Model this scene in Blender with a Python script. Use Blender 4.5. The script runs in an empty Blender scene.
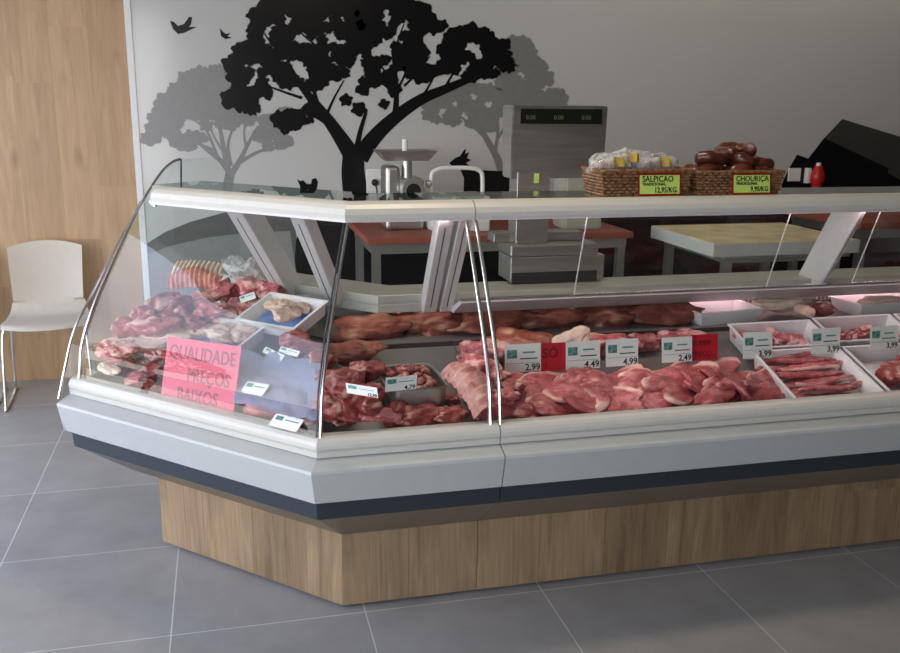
import bpy, bmesh, math, random
import numpy as np
from mathutils import Vector, Matrix, noise
R = math.radians
scene = bpy.context.scene
COL = scene.collection

# ------------------------------------------------------------------ camera
F = 913.6; YAW = R(14.016); PIT = R(13.886); ROL = R(0.6407); H = 1.6
fw = Vector((math.sin(YAW)*math.cos(PIT), math.cos(YAW)*math.cos(PIT), -math.sin(PIT)))
rt = Vector((math.cos(YAW), -math.sin(YAW), 0)); up = rt.cross(fw)
cr, sr = math.cos(ROL), math.sin(ROL)
CX = cr*rt + sr*up; CY = -sr*rt + cr*up
CAM = Vector((0, 0, H))
cd = bpy.data.cameras.new('camera'); cam = bpy.data.objects.new('camera', cd); COL.objects.link(cam)
cd.sensor_fit = 'HORIZONTAL'; cd.sensor_width = 36; cd.lens = F*36/900; cd.clip_start = 0.05; cd.clip_end = 200
cam.matrix_world = Matrix(((CX.x, CY.x, -fw.x, 0), (CX.y, CY.y, -fw.y, 0), (CX.z, CY.z, -fw.z, H), (0, 0, 0, 1)))
scene.camera = cam

# ------------------------------------------------------------------ world, lights, exposure
w = bpy.data.worlds.new('sky'); scene.world = w; w.use_nodes = True
nt = w.node_tree; nt.nodes.clear()
tc = nt.nodes.new('ShaderNodeTexCoord'); sx = nt.nodes.new('ShaderNodeSeparateXYZ'); rp = nt.nodes.new('ShaderNodeValToRGB')
bg = nt.nodes.new('ShaderNodeBackground'); wo = nt.nodes.new('ShaderNodeOutputWorld')
nt.links.new(tc.outputs['Generated'], sx.inputs[0]); nt.links.new(sx.outputs['Z'], rp.inputs[0])
e = rp.color_ramp.elements; e[0].position = 0.0; e[0].color = (1.0, 0.98, 0.94, 1); e[1].position = 0.7; e[1].color = (0.55, 0.68, 1.0, 1)
nt.links.new(rp.outputs[0], bg.inputs[0]); bg.inputs[1].default_value = 5.4; nt.links.new(bg.outputs[0], wo.inputs[0])
scene.view_settings.view_transform = 'Standard'; scene.view_settings.look = 'None'; scene.view_settings.gamma = 1.0
scene.view_settings.exposure = -0.1; scene.view_settings.use_curve_mapping = False
scene.cycles.transparent_max_bounces = 24; scene.cycles.max_bounces = 8

def area(name, loc, size, energy, color, direction, portal=False):
    l = bpy.data.lights.new(name, 'AREA'); l.shape = 'RECTANGLE'; l.size, l.size_y = size; l.energy = energy; l.color = color
    if portal: l.cycles.is_portal = True
    o = bpy.data.objects.new(name, l); COL.objects.link(o); o.location = loc
    o.rotation_euler = Vector(direction).to_track_quat('-Z', 'Y').to_euler()
    return o
WX, WH = -2.3, 2.65                       # shop window wall and the height of its head
area('window_portal', (WX, 1.9, WH/2), (WH, 6.6), 1, (1, 1, 1), (1, 0, 0), True)
area('entrance_portal', (-1.45, -2.0, WH/2), (1.7, WH), 1, (1, 1, 1), (0, 1, 0), True)
area('ceiling_light_glow', (3.4, 5.1, 2.93), (3.4, 0.12), 9, (1.0, 0.86, 0.66), (0, 0.1, -1))
area('ceiling_spot_glow', (0.75, 2.75, 2.93), (0.5, 0.3), 20, (1.0, 0.86, 0.62), (0, 0, -1))
area('case_tube_glow_straight', (2.2, 2.83, 1.228), (2.8, 0.02), 3.4, (1.0, 0.72, 0.74), (0, 0.05, -1))
area('case_tube_glow_corner', (0.56, 2.83, 1.228), (0.28, 0.02), 0.5, (1.0, 0.76, 0.76), (0, 0.05, -1))
area('shelf_tube_glow', (2.1, 3.20, 0.852), (3.0, 0.02), 1.0, (1.0, 0.62, 0.68), (0, 0.35, -1))

# ------------------------------------------------------------------ helpers
def ray(px, py):
    return CX*((px-450)/F) + CY*((326.5-py)/F) + fw
def hit(px, py, n, c):
    d = ray(px, py); n = Vector(n); return CAM + d*((c-n.dot(CAM))/n.dot(d))
def atz(px, py, z): return hit(px, py, (0, 0, 1), z)
def aty(px, py, y): return hit(px, py, (0, 1, 0), y)
XB, YB = 0.3155, 2.6525; T = math.tan(math.pi/8)
DD = Vector((-1, 1, 0)).normalized(); ND = Vector((-1, -1, 0)).normalized(); B0 = Vector((XB, YB, 0))
def D(s, o, z): return B0 + DD*s + ND*o + Vector((0, 0, z))
def M3(o, z): return Vector((XB-T*o, YB-o, z))
def X3(x, o, z): return Vector((x, YB-o, z))

def obj(name, bm, m, parent=None, smooth=False, label=None):
    if isinstance(bm, bmesh.types.BMesh):
        me = bpy.data.meshes.new(name); bmesh.ops.recalc_face_normals(bm, faces=bm.faces[:]); bm.to_mesh(me); bm.free()
    else: me = bm
    ms = m if isinstance(m, (list, tuple)) else [m]
    if len(me.materials) == 0:
        for k in ms: me.materials.append(k)
    if smooth:
        for p in me.polygons: p.use_smooth = True
        me.set_sharp_from_angle(angle=R(38))
    o = bpy.data.objects.new(name, me); COL.objects.link(o)
    if parent: o.parent = parent
    if label: o['label'] = label
    return o
def tag(o, label, cat, group=None):
    o['label'] = label; o['category'] = cat
    if group: o['group'] = group
    return o
def thing(name, label, cat, loc=(0, 0, 0), rz=0, group=None):
    o = bpy.data.objects.new(name, None); COL.objects.link(o); o.location = loc; o.rotation_euler = (0, 0, rz); o.empty_display_size = 0.05
    return tag(o, label, cat, group)
def struct(name, bm, m, parent=None):
    o = obj(name, bm, m, parent); o['kind'] = 'structure'; return o
def box(bm, lo, hi, mat=None):
    lo, hi = Vector(lo), Vector(hi)
    vs = [Vector((x, y, z)) for x in (lo.x, hi.x) for y in (lo.y, hi.y) for z in (lo.z, hi.z)]
    if mat is not None: vs = [mat @ v for v in vs]
    v = [bm.verts.new(p) for p in vs]
    return [bm.faces.new([v[i] for i in f]) for f in ((0, 1, 3, 2), (4, 6, 7, 5), (0, 4, 5, 1), (2, 3, 7, 6), (0, 2, 6, 4), (1, 5, 7, 3))]
def bbox(lo, hi, bev=0.0, seg=2, mat=None):
    bm = bmesh.new(); box(bm, lo, hi, mat)
    if bev: bmesh.ops.bevel(bm, geom=bm.edges[:], offset=bev, segments=seg, profile=0.5, affect='EDGES')
    return bm
def prism(bm, pts, off):
    """closed prism: polygon pts (3D) extruded by the vector off"""
    a = [bm.verts.new(p) for p in pts]; b = [bm.verts.new(Vector(p)+Vector(off)) for p in pts]; n = len(pts)
    f = bm.faces.new(a); bm.faces.new(b[::-1])
    for i in range(n): bm.faces.new((a[i], b[i], b[(i+1) % n], a[(i+1) % n]))
def tube(bm, pts, r, seg=10, closed=False, caps=True):
    pts = [Vector(p) for p in pts]; n = len(pts); rings = []; prev = None
    rs = r if isinstance(r, (list, tuple)) else [r]*n
    for i, p in enumerate(pts):
        if closed: d = (pts[(i+1) % n]-pts[i-1]).normalized()
        else: d = (pts[min(i+1, n-1)]-pts[max(i-1, 0)]).normalized()
        if prev is None: a = d.orthogonal().normalized()
        else: a = (prev-d*prev.dot(d)).normalized()
        prev = a; b = d.cross(a)
        rings.append([bm.verts.new(p+(a*math.cos(2*math.pi*k/seg)+b*math.sin(2*math.pi*k/seg))*rs[i]) for k in range(seg)])
    for i in range(n if closed else n-1):
        A, Bq = rings[i], rings[(i+1) % n]
        for k in range(seg): bm.faces.new((A[k], A[(k+1) % seg], Bq[(k+1) % seg], Bq[k]))
    if not closed and caps: bm.faces.new(rings[0][::-1]); bm.faces.new(rings[-1])
def lathe(bm, prof, c=(0, 0, 0), seg=24, axis='Z'):
    rings = []
    for r_, z in prof:
        ring = []
        for k in range(seg):
            a = 2*math.pi*k/seg
            p = Vector((r_*math.cos(a), r_*math.sin(a), z))
            if axis == 'Y': p = Vector((p.x, p.z, p.y))
            if axis == 'X': p = Vector((p.z, p.x, p.y))
            ring.append(bm.verts.new(Vector(c)+p))
        rings.append(ring)
    for A, Bq in zip(rings[:-1], rings[1:]):
        for k in range(seg): bm.faces.new((A[k], A[(k+1) % seg], Bq[(k+1) % seg], Bq[k]))
    bm.faces.new(rings[0][::-1]); bm.faces.new(rings[-1])
def smooth_path(pts, k=6):
    pts = [Vector(p) for p in pts]; out = []
    for i in range(len(pts)-1):
        p0 = pts[max(i-1, 0)]; p1 = pts[i]; p2 = pts[i+1]; p3 = pts[min(i+2, len(pts)-1)]
        for j in range(k):
            t = j/k
            out.append(0.5*((2*p1)+(p2-p0)*t+(2*p0-5*p1+4*p2-p3)*t*t+(3*p1-p0-3*p2+p3)*t**3))
    out.append(pts[-1]); return out
def sweep(bm, prof, stations):
    """closed profile [(o,z)] swept through stations, each a function (o,z)->point"""
    rings = [[bm.verts.new(f(o, z)) for o, z in prof] for f in stations]; n = len(prof)
    for A, Bq in zip(rings[:-1], rings[1:]):
        for k in range(n): bm.faces.new((A[k], A[(k+1) % n], Bq[(k+1) % n], Bq[k]))
    bm.faces.new(rings[0][::-1]); bm.faces.new(rings[-1])
def text(parent, s, size, m, loc, rot=(math.pi/2, 0, 0), align='LEFT', ext=0.0003, name='lettering', sx=1.0, bold=0.0):
    c = bpy.data.curves.new(name, 'FONT'); c.body = s; c.size = size; c.align_x = align; c.extrude = ext; c.offset = bold; c.resolution_u = 3
    t = bpy.data.objects.new(name, c); me = bpy.data.meshes.new_from_object(t); bpy.data.objects.remove(t); bpy.data.curves.remove(c)
    me.name = name; me.materials.clear(); me.materials.append(m)
    o = bpy.data.objects.new(name, me); COL.objects.link(o); o.parent = parent; o.location = loc; o.rotation_euler = rot; o.scale = (sx, 1, 1)
    return o

# ------------------------------------------------------------------ materials
def nodes(name):
    m = bpy.data.materials.new(name); m.use_nodes = True; nt = m.node_tree; b = nt.nodes['Principled BSDF']
    return m, nt, b
def mk(nt, t, **kw):
    n = nt.nodes.new('ShaderNode'+t)
    for k, v in kw.items():
        if k in n.inputs: n.inputs[k].default_value = v
        else: setattr(n, k, v)
    return n
def mat(name, col, rough=0.5, metal=0.0, nz=0.06, scale=30, bump=0.0, coat=0.0, spec=0.5, brushed=None):
    m, nt, b = nodes(name)
    co = mk(nt, 'TexCoord'); mp = mk(nt, 'Mapping'); nt.links.new(co.outputs['Object'], mp.inputs[0])
    if brushed: mp.inputs['Scale'].default_value = brushed
    n = mk(nt, 'TexNoise', Scale=scale, Detail=4.0); nt.links.new(mp.outputs[0], n.inputs['Vector'])
    r_ = mk(nt, 'ValToRGB'); c = Vector(col)
    r_.color_ramp.elements[0].position = 0.3; r_.color_ramp.elements[1].position = 0.7
    r_.color_ramp.elements[0].color = (*(c*(1-nz)), 1); r_.color_ramp.elements[1].color = (*(c*(1+nz)), 1)
    nt.links.new(n.outputs['Fac'], r_.inputs[0]); nt.links.new(r_.outputs[0], b.inputs['Base Color'])
    b.inputs['Roughness'].default_value = rough; b.inputs['Metallic'].default_value = metal
    b.inputs['Coat Weight'].default_value = coat; b.inputs['Coat Roughness'].default_value = 0.08
    b.inputs['Specular IOR Level'].default_value = spec
    if bump:
        bp = mk(nt, 'Bump', Strength=bump, Distance=0.002); nt.links.new(n.outputs['Fac'], bp.inputs['Height']); nt.links.new(bp.outputs[0], b.inputs['Normal'])
    return m
def glass(name, tint=(1, 1, 1), ior=1.45, rough=0.0, haze=0.0):
    m, nt, b = nodes(name); nt.nodes.remove(b)
    out = nt.nodes['Material Output']
    tr = mk(nt, 'BsdfTransparent'); tr.inputs[0].default_value = (*tint, 1)
    gl = mk(nt, 'BsdfGlossy'); gl.inputs['Roughness'].default_value = rough; gl.inputs[0].default_value = (1, 1, 1, 1)
    fr = mk(nt, 'Fresnel', IOR=ior); mx = mk(nt, 'MixShader')
    geo = mk(nt, 'NewGeometry'); mul = mk(nt, 'Math', operation='MULTIPLY'); inv = mk(nt, 'Math', operation='SUBTRACT'); inv.inputs[0].default_value = 1.0
    nt.links.new(geo.outputs['Backfacing'], inv.inputs[1]); nt.links.new(fr.outputs[0], mul.inputs[0]); nt.links.new(inv.outputs[0], mul.inputs[1])
    nt.links.new(mul.outputs[0], mx.inputs[0]); nt.links.new(tr.outputs[0], mx.inputs[1]); nt.links.new(gl.outputs[0], mx.inputs[2])
    last = mx
    if haze:
        df = mk(nt, 'BsdfDiffuse'); df.inputs[0].default_value = (0.8, 0.8, 0.82, 1); m2 = mk(nt, 'MixShader'); nz = mk(nt, 'TexNoise', Scale=35.0, Detail=3.0); co = mk(nt, 'TexCoord'); nt.links.new(co.outputs['Object'], nz.inputs['Vector'])
        mr = mk(nt, 'MapRange'); mr.inputs['From Min'].default_value = .35; mr.inputs['From Max'].default_value = .65; mr.inputs['To Min'].default_value = haze*.25; mr.inputs['To Max'].default_value = haze*1.6
        nt.links.new(nz.outputs['Fac'], mr.inputs[0]); nt.links.new(mr.outputs[0], m2.inputs[0]); nt.links.new(mx.outputs[0], m2.inputs[1]); nt.links.new(df.outputs[0], m2.inputs[2]); last = m2
    nt.links.new(last.outputs[0], out.inputs[0])
    return m
def wood(name, light, dark, plank=0.19, plen=1.3, seed=0.0):
    """vertical laminate planks with grain; object coordinates: x along the wall, z up"""
    m, nt, b = nodes(name)
    co = mk(nt, 'TexCoord'); sp = mk(nt, 'SeparateXYZ'); nt.links.new(co.outputs['Object'], sp.inputs[0])
    def mth(op, a, bb=None):
        n = mk(nt, 'Math', operation=op)
        for i, v in enumerate((a, bb)):
            if v is None: continue
            if isinstance(v, (int, float)): n.inputs[i].default_value = v
            else: nt.links.new(v, n.inputs[i])
        return n.outputs[0]
    u = mth('DIVIDE', mth('ADD', sp.outputs['X'], seed), plank); iu = mth('FLOOR', u)
    wn = mk(nt, 'TexWhiteNoise', noise_dimensions='1D'); nt.links.new(iu, wn.inputs['W'])
    v = mth('ADD', mth('DIVIDE', sp.outputs['Z'], plen), wn.outputs['Value']); iv = mth('FLOOR', v)
    cb = mk(nt, 'CombineXYZ'); nt.links.new(iu, cb.inputs[0]); nt.links.new(iv, cb.inputs[1])
    w2 = mk(nt, 'TexWhiteNoise', noise_dimensions='3D'); nt.links.new(cb.outputs[0], w2.inputs['Vector'])
    c2 = mk(nt, 'CombineXYZ'); nt.links.new(mth('MULTIPLY', sp.outputs['X'], 9.0), c2.inputs[0]); nt.links.new(mth('MULTIPLY', sp.outputs['Z'], 1.1), c2.inputs[2])
    nt.links.new(mth('MULTIPLY', w2.outputs['Value'], 40.0), c2.inputs[1])
    n1 = mk(nt, 'TexNoise', Scale=1.6, Detail=6.0, Roughness=0.6, Distortion=1.2); nt.links.new(c2.outputs[0], n1.inputs['Vector'])
    c3 = mk(nt, 'CombineXYZ'); nt.links.new(mth('MULTIPLY', sp.outputs['X'], 60.0), c3.inputs[0]); nt.links.new(mth('MULTIPLY', sp.outputs['Z'], 2.2), c3.inputs[2])
    nt.links.new(mth('MULTIPLY', w2.outputs['Value'], 17.0), c3.inputs[1])
    n2 = mk(nt, 'TexNoise', Scale=2.2, Detail=4.0); nt.links.new(c3.outputs[0], n2.inputs['Vector'])
    vo = mk(nt, 'TexVoronoi', Scale=1.0); c4 = mk(nt, 'CombineXYZ')
    nt.links.new(mth('MULTIPLY', sp.outputs['X'], 5.0), c4.inputs[0]); nt.links.new(mth('MULTIPLY', sp.outputs['Z'], 2.0), c4.inputs[2]); nt.links.new(c4.outputs[0], vo.inputs['Vector'])
    knot = mk(nt, 'ValToRGB'); knot.color_ramp.elements[0].position = 0.02; knot.color_ramp.elements[1].position = 0.16
    knot.color_ramp.elements[0].color = (0.45, 0.45, 0.45, 1); knot.color_ramp.elements[1].color = (1, 1, 1, 1); nt.links.new(vo.outputs['Distance'], knot.inputs[0])
    f = mth('ADD', mth('ADD', mth('MULTIPLY', n1.outputs['Fac'], 0.62), mth('MULTIPLY', n2.outputs['Fac'], 0.30)), mth('MULTIPLY', w2.outputs['Value'], 0.22))
    r_ = mk(nt, 'ValToRGB'); r_.color_ramp.elements[0].position = 0.32; r_.color_ramp.elements[1].position = 0.78
    r_.color_ramp.elements[0].color = (*dark, 1); r_.color_ramp.elements[1].color = (*light, 1); nt.links.new(f, r_.inputs[0])
    mx = mk(nt, 'Mix', data_type='RGBA', blend_type='MULTIPLY'); mx.inputs[0].default_value = 0.6
    nt.links.new(r_.outputs[0], mx.inputs[6]); nt.links.new(knot.outputs[0], mx.inputs[7])
    # thin joint line
    fu = mth('FRACT', u); jl = mth('LESS_THAN', fu, 0.012)
    mj = mk(nt, 'Mix', data_type='RGBA'); nt.links.new(mth('MULTIPLY', jl, 0.35), mj.inputs[0]); nt.links.new(mx.outputs[2], mj.inputs[6]); mj.inputs[7].default_value = (*[c*0.6 for c in dark], 1)
    nt.links.new(mj.outputs[2], b.inputs['Base Color']); b.inputs['Roughness'].default_value = 0.42
    bp = mk(nt, 'Bump', Strength=0.12, Distance=0.001); nt.links.new(n2.outputs['Fac'], bp.inputs['Height']); nt.links.new(bp.outputs[0], b.inputs['Normal'])
    return m
def tiles(name):
    m, nt, b = nodes(name)
    co = mk(nt, 'TexCoord'); mp = mk(nt, 'Mapping'); mp.inputs['Location'].default_value = (0.8167, -2.618, 0); nt.links.new(co.outputs['Object'], mp.inputs[0])
    br = mk(nt, 'TexBrick', offset=0.0, offset_frequency=1, squash=1.0); br.inputs['Scale'].default_value = 1.0; br.inputs['Brick Width'].default_value = 0.6; br.inputs['Row Height'].default_value = 0.6
    br.inputs['Mortar Size'].default_value = 0.0022; br.inputs['Mortar Smooth'].default_value = 0.2; br.inputs['Bias'].default_value = 0
    br.inputs['Color1'].default_value = (0.305, 0.297, 0.285, 1); br.inputs['Color2'].default_value = (0.345, 0.335, 0.32, 1); br.inputs['Mortar'].default_value = (0.60, 0.60, 0.60, 1)
    nt.links.new(mp.outputs[0], br.inputs['Vector'])
    n = mk(nt, 'TexNoise', Scale=5.0, Detail=8.0, Roughness=0.65); nt.links.new(co.outputs['Object'], n.inputs['Vector'])
    r_ = mk(nt, 'ValToRGB'); r_.color_ramp.elements[0].color = (0.88, 0.88, 0.88, 1); r_.color_ramp.elements[1].color = (1.1, 1.1, 1.1, 1); r_.color_ramp.elements[0].position = .3; r_.color_ramp.elements[1].position = .7
    nt.links.new(n.outputs['Fac'], r_.inputs[0])
    mx = mk(nt, 'Mix', data_type='RGBA', blend_type='MULTIPLY'); mx.inputs[0].default_value = 1
    nt.links.new(br.outputs['Color'], mx.inputs[6]); nt.links.new(r_.outputs[0], mx.inputs[7]); nt.links.new(mx.outputs[2], b.inputs['Base Color'])
    b.inputs['Roughness'].default_value = 0.38
    bp = mk(nt, 'Bump', Strength=0.25, Distance=0.001, invert=True); nt.links.new(br.outputs['Fac'], bp.inputs['Height']); nt.links.new(bp.outputs[0], b.inputs['Normal'])
    return m
def meat(name, dark, mid, pale, streak, amount=0.5, scale=22, rough=0.38):
    m, nt, b = nodes(name)
    co = mk(nt, 'TexCoord'); oi = mk(nt, 'ObjectInfo'); ad = mk(nt, 'VectorMath', operation='ADD'); ml = mk(nt, 'Math', operation='MULTIPLY'); ml.inputs[1].default_value = 37.0
    nt.links.new(oi.outputs['Random'], ml.inputs[0]); nt.links.new(co.outputs['Object'], ad.inputs[0]); nt.links.new(ml.outputs[0], ad.inputs[1])
    n1 = mk(nt, 'TexNoise', Scale=scale, Detail=5.0, Roughness=0.6, Distortion=0.8); nt.links.new(ad.outputs[0], n1.inputs['Vector'])
    r1 = mk(nt, 'ValToRGB'); el = r1.color_ramp.elements; el[0].position = 0.32; el[0].color = (*dark, 1); el[1].position = 0.72; el[1].color = (*pale, 1)
    k = el.new(0.5); k.color = (*mid, 1); nt.links.new(n1.outputs['Fac'], r1.inputs[0])
    mp = mk(nt, 'Mapping'); mp.inputs['Scale'].default_value = (1, 2.6, 1.5); nt.links.new(ad.outputs[0], mp.inputs[0])
    n2 = mk(nt, 'TexNoise', Scale=scale*1.3, Detail=3.0, Distortion=2.0); nt.links.new(mp.outputs[0], n2.inputs['Vector'])
    r2 = mk(nt, 'ValToRGB'); e2 = r2.color_ramp.elements; e2[0].position = 0.47; e2[0].color = (0, 0, 0, 1); e2[1].position = 0.53; e2[1].color = (0, 0, 0, 1)
    q = e2.new(0.50); q.color = (amount,)*3+(1,); nt.links.new(n2.outputs['Fac'], r2.inputs[0])
    mx = mk(nt, 'Mix', data_type='RGBA'); nt.links.new(r2.outputs[0], mx.inputs[0]); nt.links.new(r1.outputs[0], mx.inputs[6]); mx.inputs[7].default_value = (*streak, 1)
    at_ = mk(nt, 'Attribute', attribute_name='fat'); m3 = mk(nt, 'Mix', data_type='RGBA'); nt.links.new(at_.outputs['Fac'], m3.inputs[0]); nt.links.new(mx.outputs[2], m3.inputs[6]); m3.inputs[7].default_value = (*streak, 1); mx = m3
    hv = mk(nt, 'HueSaturation'); mr = mk(nt, 'MapRange'); mr.inputs['To Min'].default_value = 0.82; mr.inputs['To Max'].default_value = 1.2
    nt.links.new(oi.outputs['Random'], mr.inputs[0]); nt.links.new(mr.outputs[0], hv.inputs['Value']); nt.links.new(mx.outputs[2], hv.inputs['Color'])
    nt.links.new(hv.outputs[0], b.inputs['Base Color']); b.inputs['Roughness'].default_value = rough
    bp = mk(nt, 'Bump', Strength=0.5, Distance=0.003); nt.links.new(n1.outputs['Fac'], bp.inputs['Height']); nt.links.new(bp.outputs[0], b.inputs['Normal'])
    return m

MT = dict(
    tile=tiles('floor_tile'),
    wall_wood=wood('oak_wall_planks', (0.52, 0.34, 0.185), (0.29, 0.175, 0.088), 0.20, 1.15, 0.066),
    base_wood=wood('oak_base_panel', (0.36, 0.25, 0.145), (0.105, 0.066, 0.034), 0.235, 3.0, 0.02),
    plaster=mat('painted_plaster', (0.07, 0.067, 0.065), 0.8, scale=8, bump=0.05),
    ceiling=mat('painted_ceiling', (0.32, 0.30, 0.27), 0.9, scale=8),
    panel=mat('gloss_panel_grey', (0.525, 0.53, 0.525), 0.16, nz=0.01, scale=2, coat=0.3),
    frame_white=mat('white_frame', (0.75, 0.76, 0.77), 0.4, nz=.02),
    mural_black=mat('mural_black', (0.006, 0.006, 0.007), 0.25, nz=0.1, spec=0.3),
    mural_grey=mat('mural_grey', (0.235, 0.238, 0.24), 0.3, nz=0.05),
    mural_grey_pale=mat('mural_mid_grey', (0.20, 0.20, 0.195), 0.3, nz=0.05),
    mural_roof=mat('mural_roof_grey', (0.05, 0.05, 0.046), 0.3, nz=0.08),
    mural_hazed=mat('mural_ground_hazed', (0.10, 0.10, 0.095), 0.3, nz=0.08),  # black printed ground lightened for the reflective haze of the glass
    rail=mat('rail_ivory', (0.56, 0.55, 0.51), 0.35, nz=0.02, coat=0.0),
    bumper=mat('bumper_grey', (0.42, 0.44, 0.44), 0.38, nz=0.02),
    band=mat('band_charcoal', (0.020, 0.028, 0.038), 0.4, nz=0.05),
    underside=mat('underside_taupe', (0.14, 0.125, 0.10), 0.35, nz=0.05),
    steel=mat('brushed_steel', (0.50, 0.50, 0.48), 0.32, 0.85, nz=0.08, scale=14, brushed=(1, 1, 14)),
    steel_dark=mat('scale_steel', (0.34, 0.33, 0.31), 0.34, 0.85, nz=0.12, scale=5, brushed=(1, 1, 10)),
    worktop=mat('worktop_steel', (0.42, 0.42, 0.39), 0.42, 0.5, nz=0.05, scale=10, brushed=(1, 8, 1)),
    chrome=mat('polished_chrome', (0.78, 0.78, 0.77), 0.25, 1.0, nz=0.03),
    strut=mat('strut_aluminium', (0.60, 0.58, 0.60), 0.45, 0.25, nz=0.04),
    gap=mat('strut_gasket', (0.06, 0.06, 0.06), 0.6),
    inner=mat('case_liner', (0.24, 0.225, 0.22), 0.4, 0.3, nz=0.05),
    dark_riser=mat('dark_riser', (0.05, 0.04, 0.04), 0.4, nz=0.1),
    glass=glass('clear_glass', (0.965, 0.985, 0.975)),
    glass_top=glass('green_tinted_glass', (0.72, 0.82, 0.78), 1.6),
    acrylic=glass('clear_acrylic', (0.97, 0.97, 0.97), 1.4),
    white_plastic=mat('white_plastic', (0.78, 0.78, 0.77), 0.35, nz=0.02),
    tray_white=mat('tray_white', (0.76, 0.72, 0.74), 0.35, nz=0.02),
    liner_sky_tint=mat('liner_sky_reflection', (0.25, 0.36, 0.72), 0.45, nz=0.1),  # blue painted in for the sky mirrored in the angled glass
    card=mat('card_white', (0.78, 0.78, 0.76), 0.45, nz=0.02),
    card_pic=mat('card_picture', (0.10, 0.25, 0.24), 0.45, nz=0.9, scale=120),
    card_teal=mat('card_teal_print', (0.07, 0.27, 0.33), 0.5),
    ink=mat('black_ink', (0.01, 0.01, 0.01), 0.5),
    ink_red=mat('dark_red_ink', (0.10, 0.005, 0.01), 0.5),
    red_card=mat('red_card', (0.50, 0.010, 0.025), 0.45, nz=0.04),
    pink_sign=mat('pink_sign', (0.62, 0.06, 0.13), 0.4, nz=0.04),
    sign_ink=mat('sign_maroon_ink', (0.22, 0.02, 0.06), 0.5),
    lime=mat('lime_card', (0.48, 0.68, 0.14), 0.5, nz=0.04),
    sign_frame=mat('red_sign_frame', (0.22, 0.01, 0.01), 0.4),
    wicker=mat('wicker', (0.20, 0.095, 0.04), 0.55, nz=0.75, scale=85, bump=0.6),
    wicker_dark=mat('dark_wicker', (0.07, 0.03, 0.012), 0.7, nz=0.3, scale=60),  # darker brown for basket bases and the shrub stem
    bag=glass('plastic_bag_film', (0.92, 0.92, 0.94), 1.6, 0.12, 0.3),
    bag_label=mat('yellow_label', (0.60, 0.44, 0.05), 0.5, nz=0.1),
    salami=mat('pale_sausage', (0.42, 0.30, 0.26), 0.5, nz=0.25, scale=40, bump=0.3),
    red_top=mat('red_board', (0.30, 0.075, 0.045), 0.5, nz=0.08, scale=9),
    board=mat('worn_white_board', (0.80, 0.66, 0.42), 0.6, nz=0.22, scale=6),
    board_side=mat('board_edge', (0.60, 0.62, 0.60), 0.5, nz=0.04),
    lcd=mat('lcd_black', (0.008, 0.010, 0.009), 0.15),
    lcd_text=mat('lcd_segments', (0.10, 0.12, 0.06), 0.4),
    black_plastic=mat('black_plastic', (0.012, 0.012, 0.012), 0.4),
    red_plastic=mat('red_plastic', (0.45, 0.01, 0.01), 0.35),
    beige_plastic=mat('beige_plastic', (0.46, 0.46, 0.40), 0.4),
    chair=mat('chair_shell_white', (0.86, 0.82, 0.73), 0.45, nz=0.02),
    pork=meat('raw_pork', (0.20, 0.022, 0.030), (0.42, 0.075, 0.088), (0.58, 0.17, 0.18), (0.78, 0.44, 0.40), 0.5, 30, 0.3),
    beef=meat('raw_beef', (0.13, 0.012, 0.012), (0.24, 0.03, 0.028), (0.36, 0.08, 0.065), (0.60, 0.32, 0.26), 0.35, 16),
    brown_meat=meat('shaded_brown_meat', (0.10, 0.018, 0.012), (0.24, 0.055, 0.035), (0.42, 0.14, 0.09), (0.5, 0.26, 0.17), 0.25, 10),  # brown meat darkened in colour for the shade at the back
    fat=mat('meat_fat', (0.76, 0.50, 0.42), 0.4, nz=0.16, scale=25, bump=0.3),
    pale_fat=mat('pale_fat', (0.74, 0.56, 0.46), 0.4, nz=0.14, scale=25, bump=0.3),
    chicken=mat('raw_poultry', (0.74, 0.52, 0.42), 0.4, nz=0.14, scale=14, bump=0.3),
    rib=meat('rib_meat', (0.42, 0.12, 0.11), (0.60, 0.25, 0.22), (0.74, 0.42, 0.36), (0.82, 0.62, 0.52), 0.5, 24),
    bone=mat('rib_bone', (0.78, 0.56, 0.46), 0.45, nz=0.12),
    chourica=meat('smoked_sausage', (0.035, 0.010, 0.006), (0.085, 0.022, 0.012), (0.17, 0.05, 0.022), (0.22, 0.08, 0.04), 0.2, 26, 0.3),
    grille=mat('air_grille', (0.62, 0.50, 0.52), 0.35, 0.2),
    asphalt=mat('pavement', (0.30, 0.30, 0.29), 0.9, nz=0.2, scale=20),
    facade=mat('facade_cream', (0.60, 0.55, 0.44), 0.8),
    leaf=mat('shrub_green', (0.20, 0.25, 0.05), 0.6, nz=0.4),
    flower=mat('flower_orange', (0.85, 0.14, 0.02), 0.6, nz=0.3),
)
def emit(name, col, s):
    m, nt, b = nodes(name); b.inputs['Base Color'].default_value = (*col, 1); b.inputs['Emission Color'].default_value = (*col, 1); b.inputs['Emission Strength'].default_value = s
    return m
MT['tube'] = emit('lit_tube', (1.0, 0.75, 0.78), 2.2)
MT['lamp'] = emit('lit_diffuser', (1.0, 0.88, 0.7), 3.0)

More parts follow.
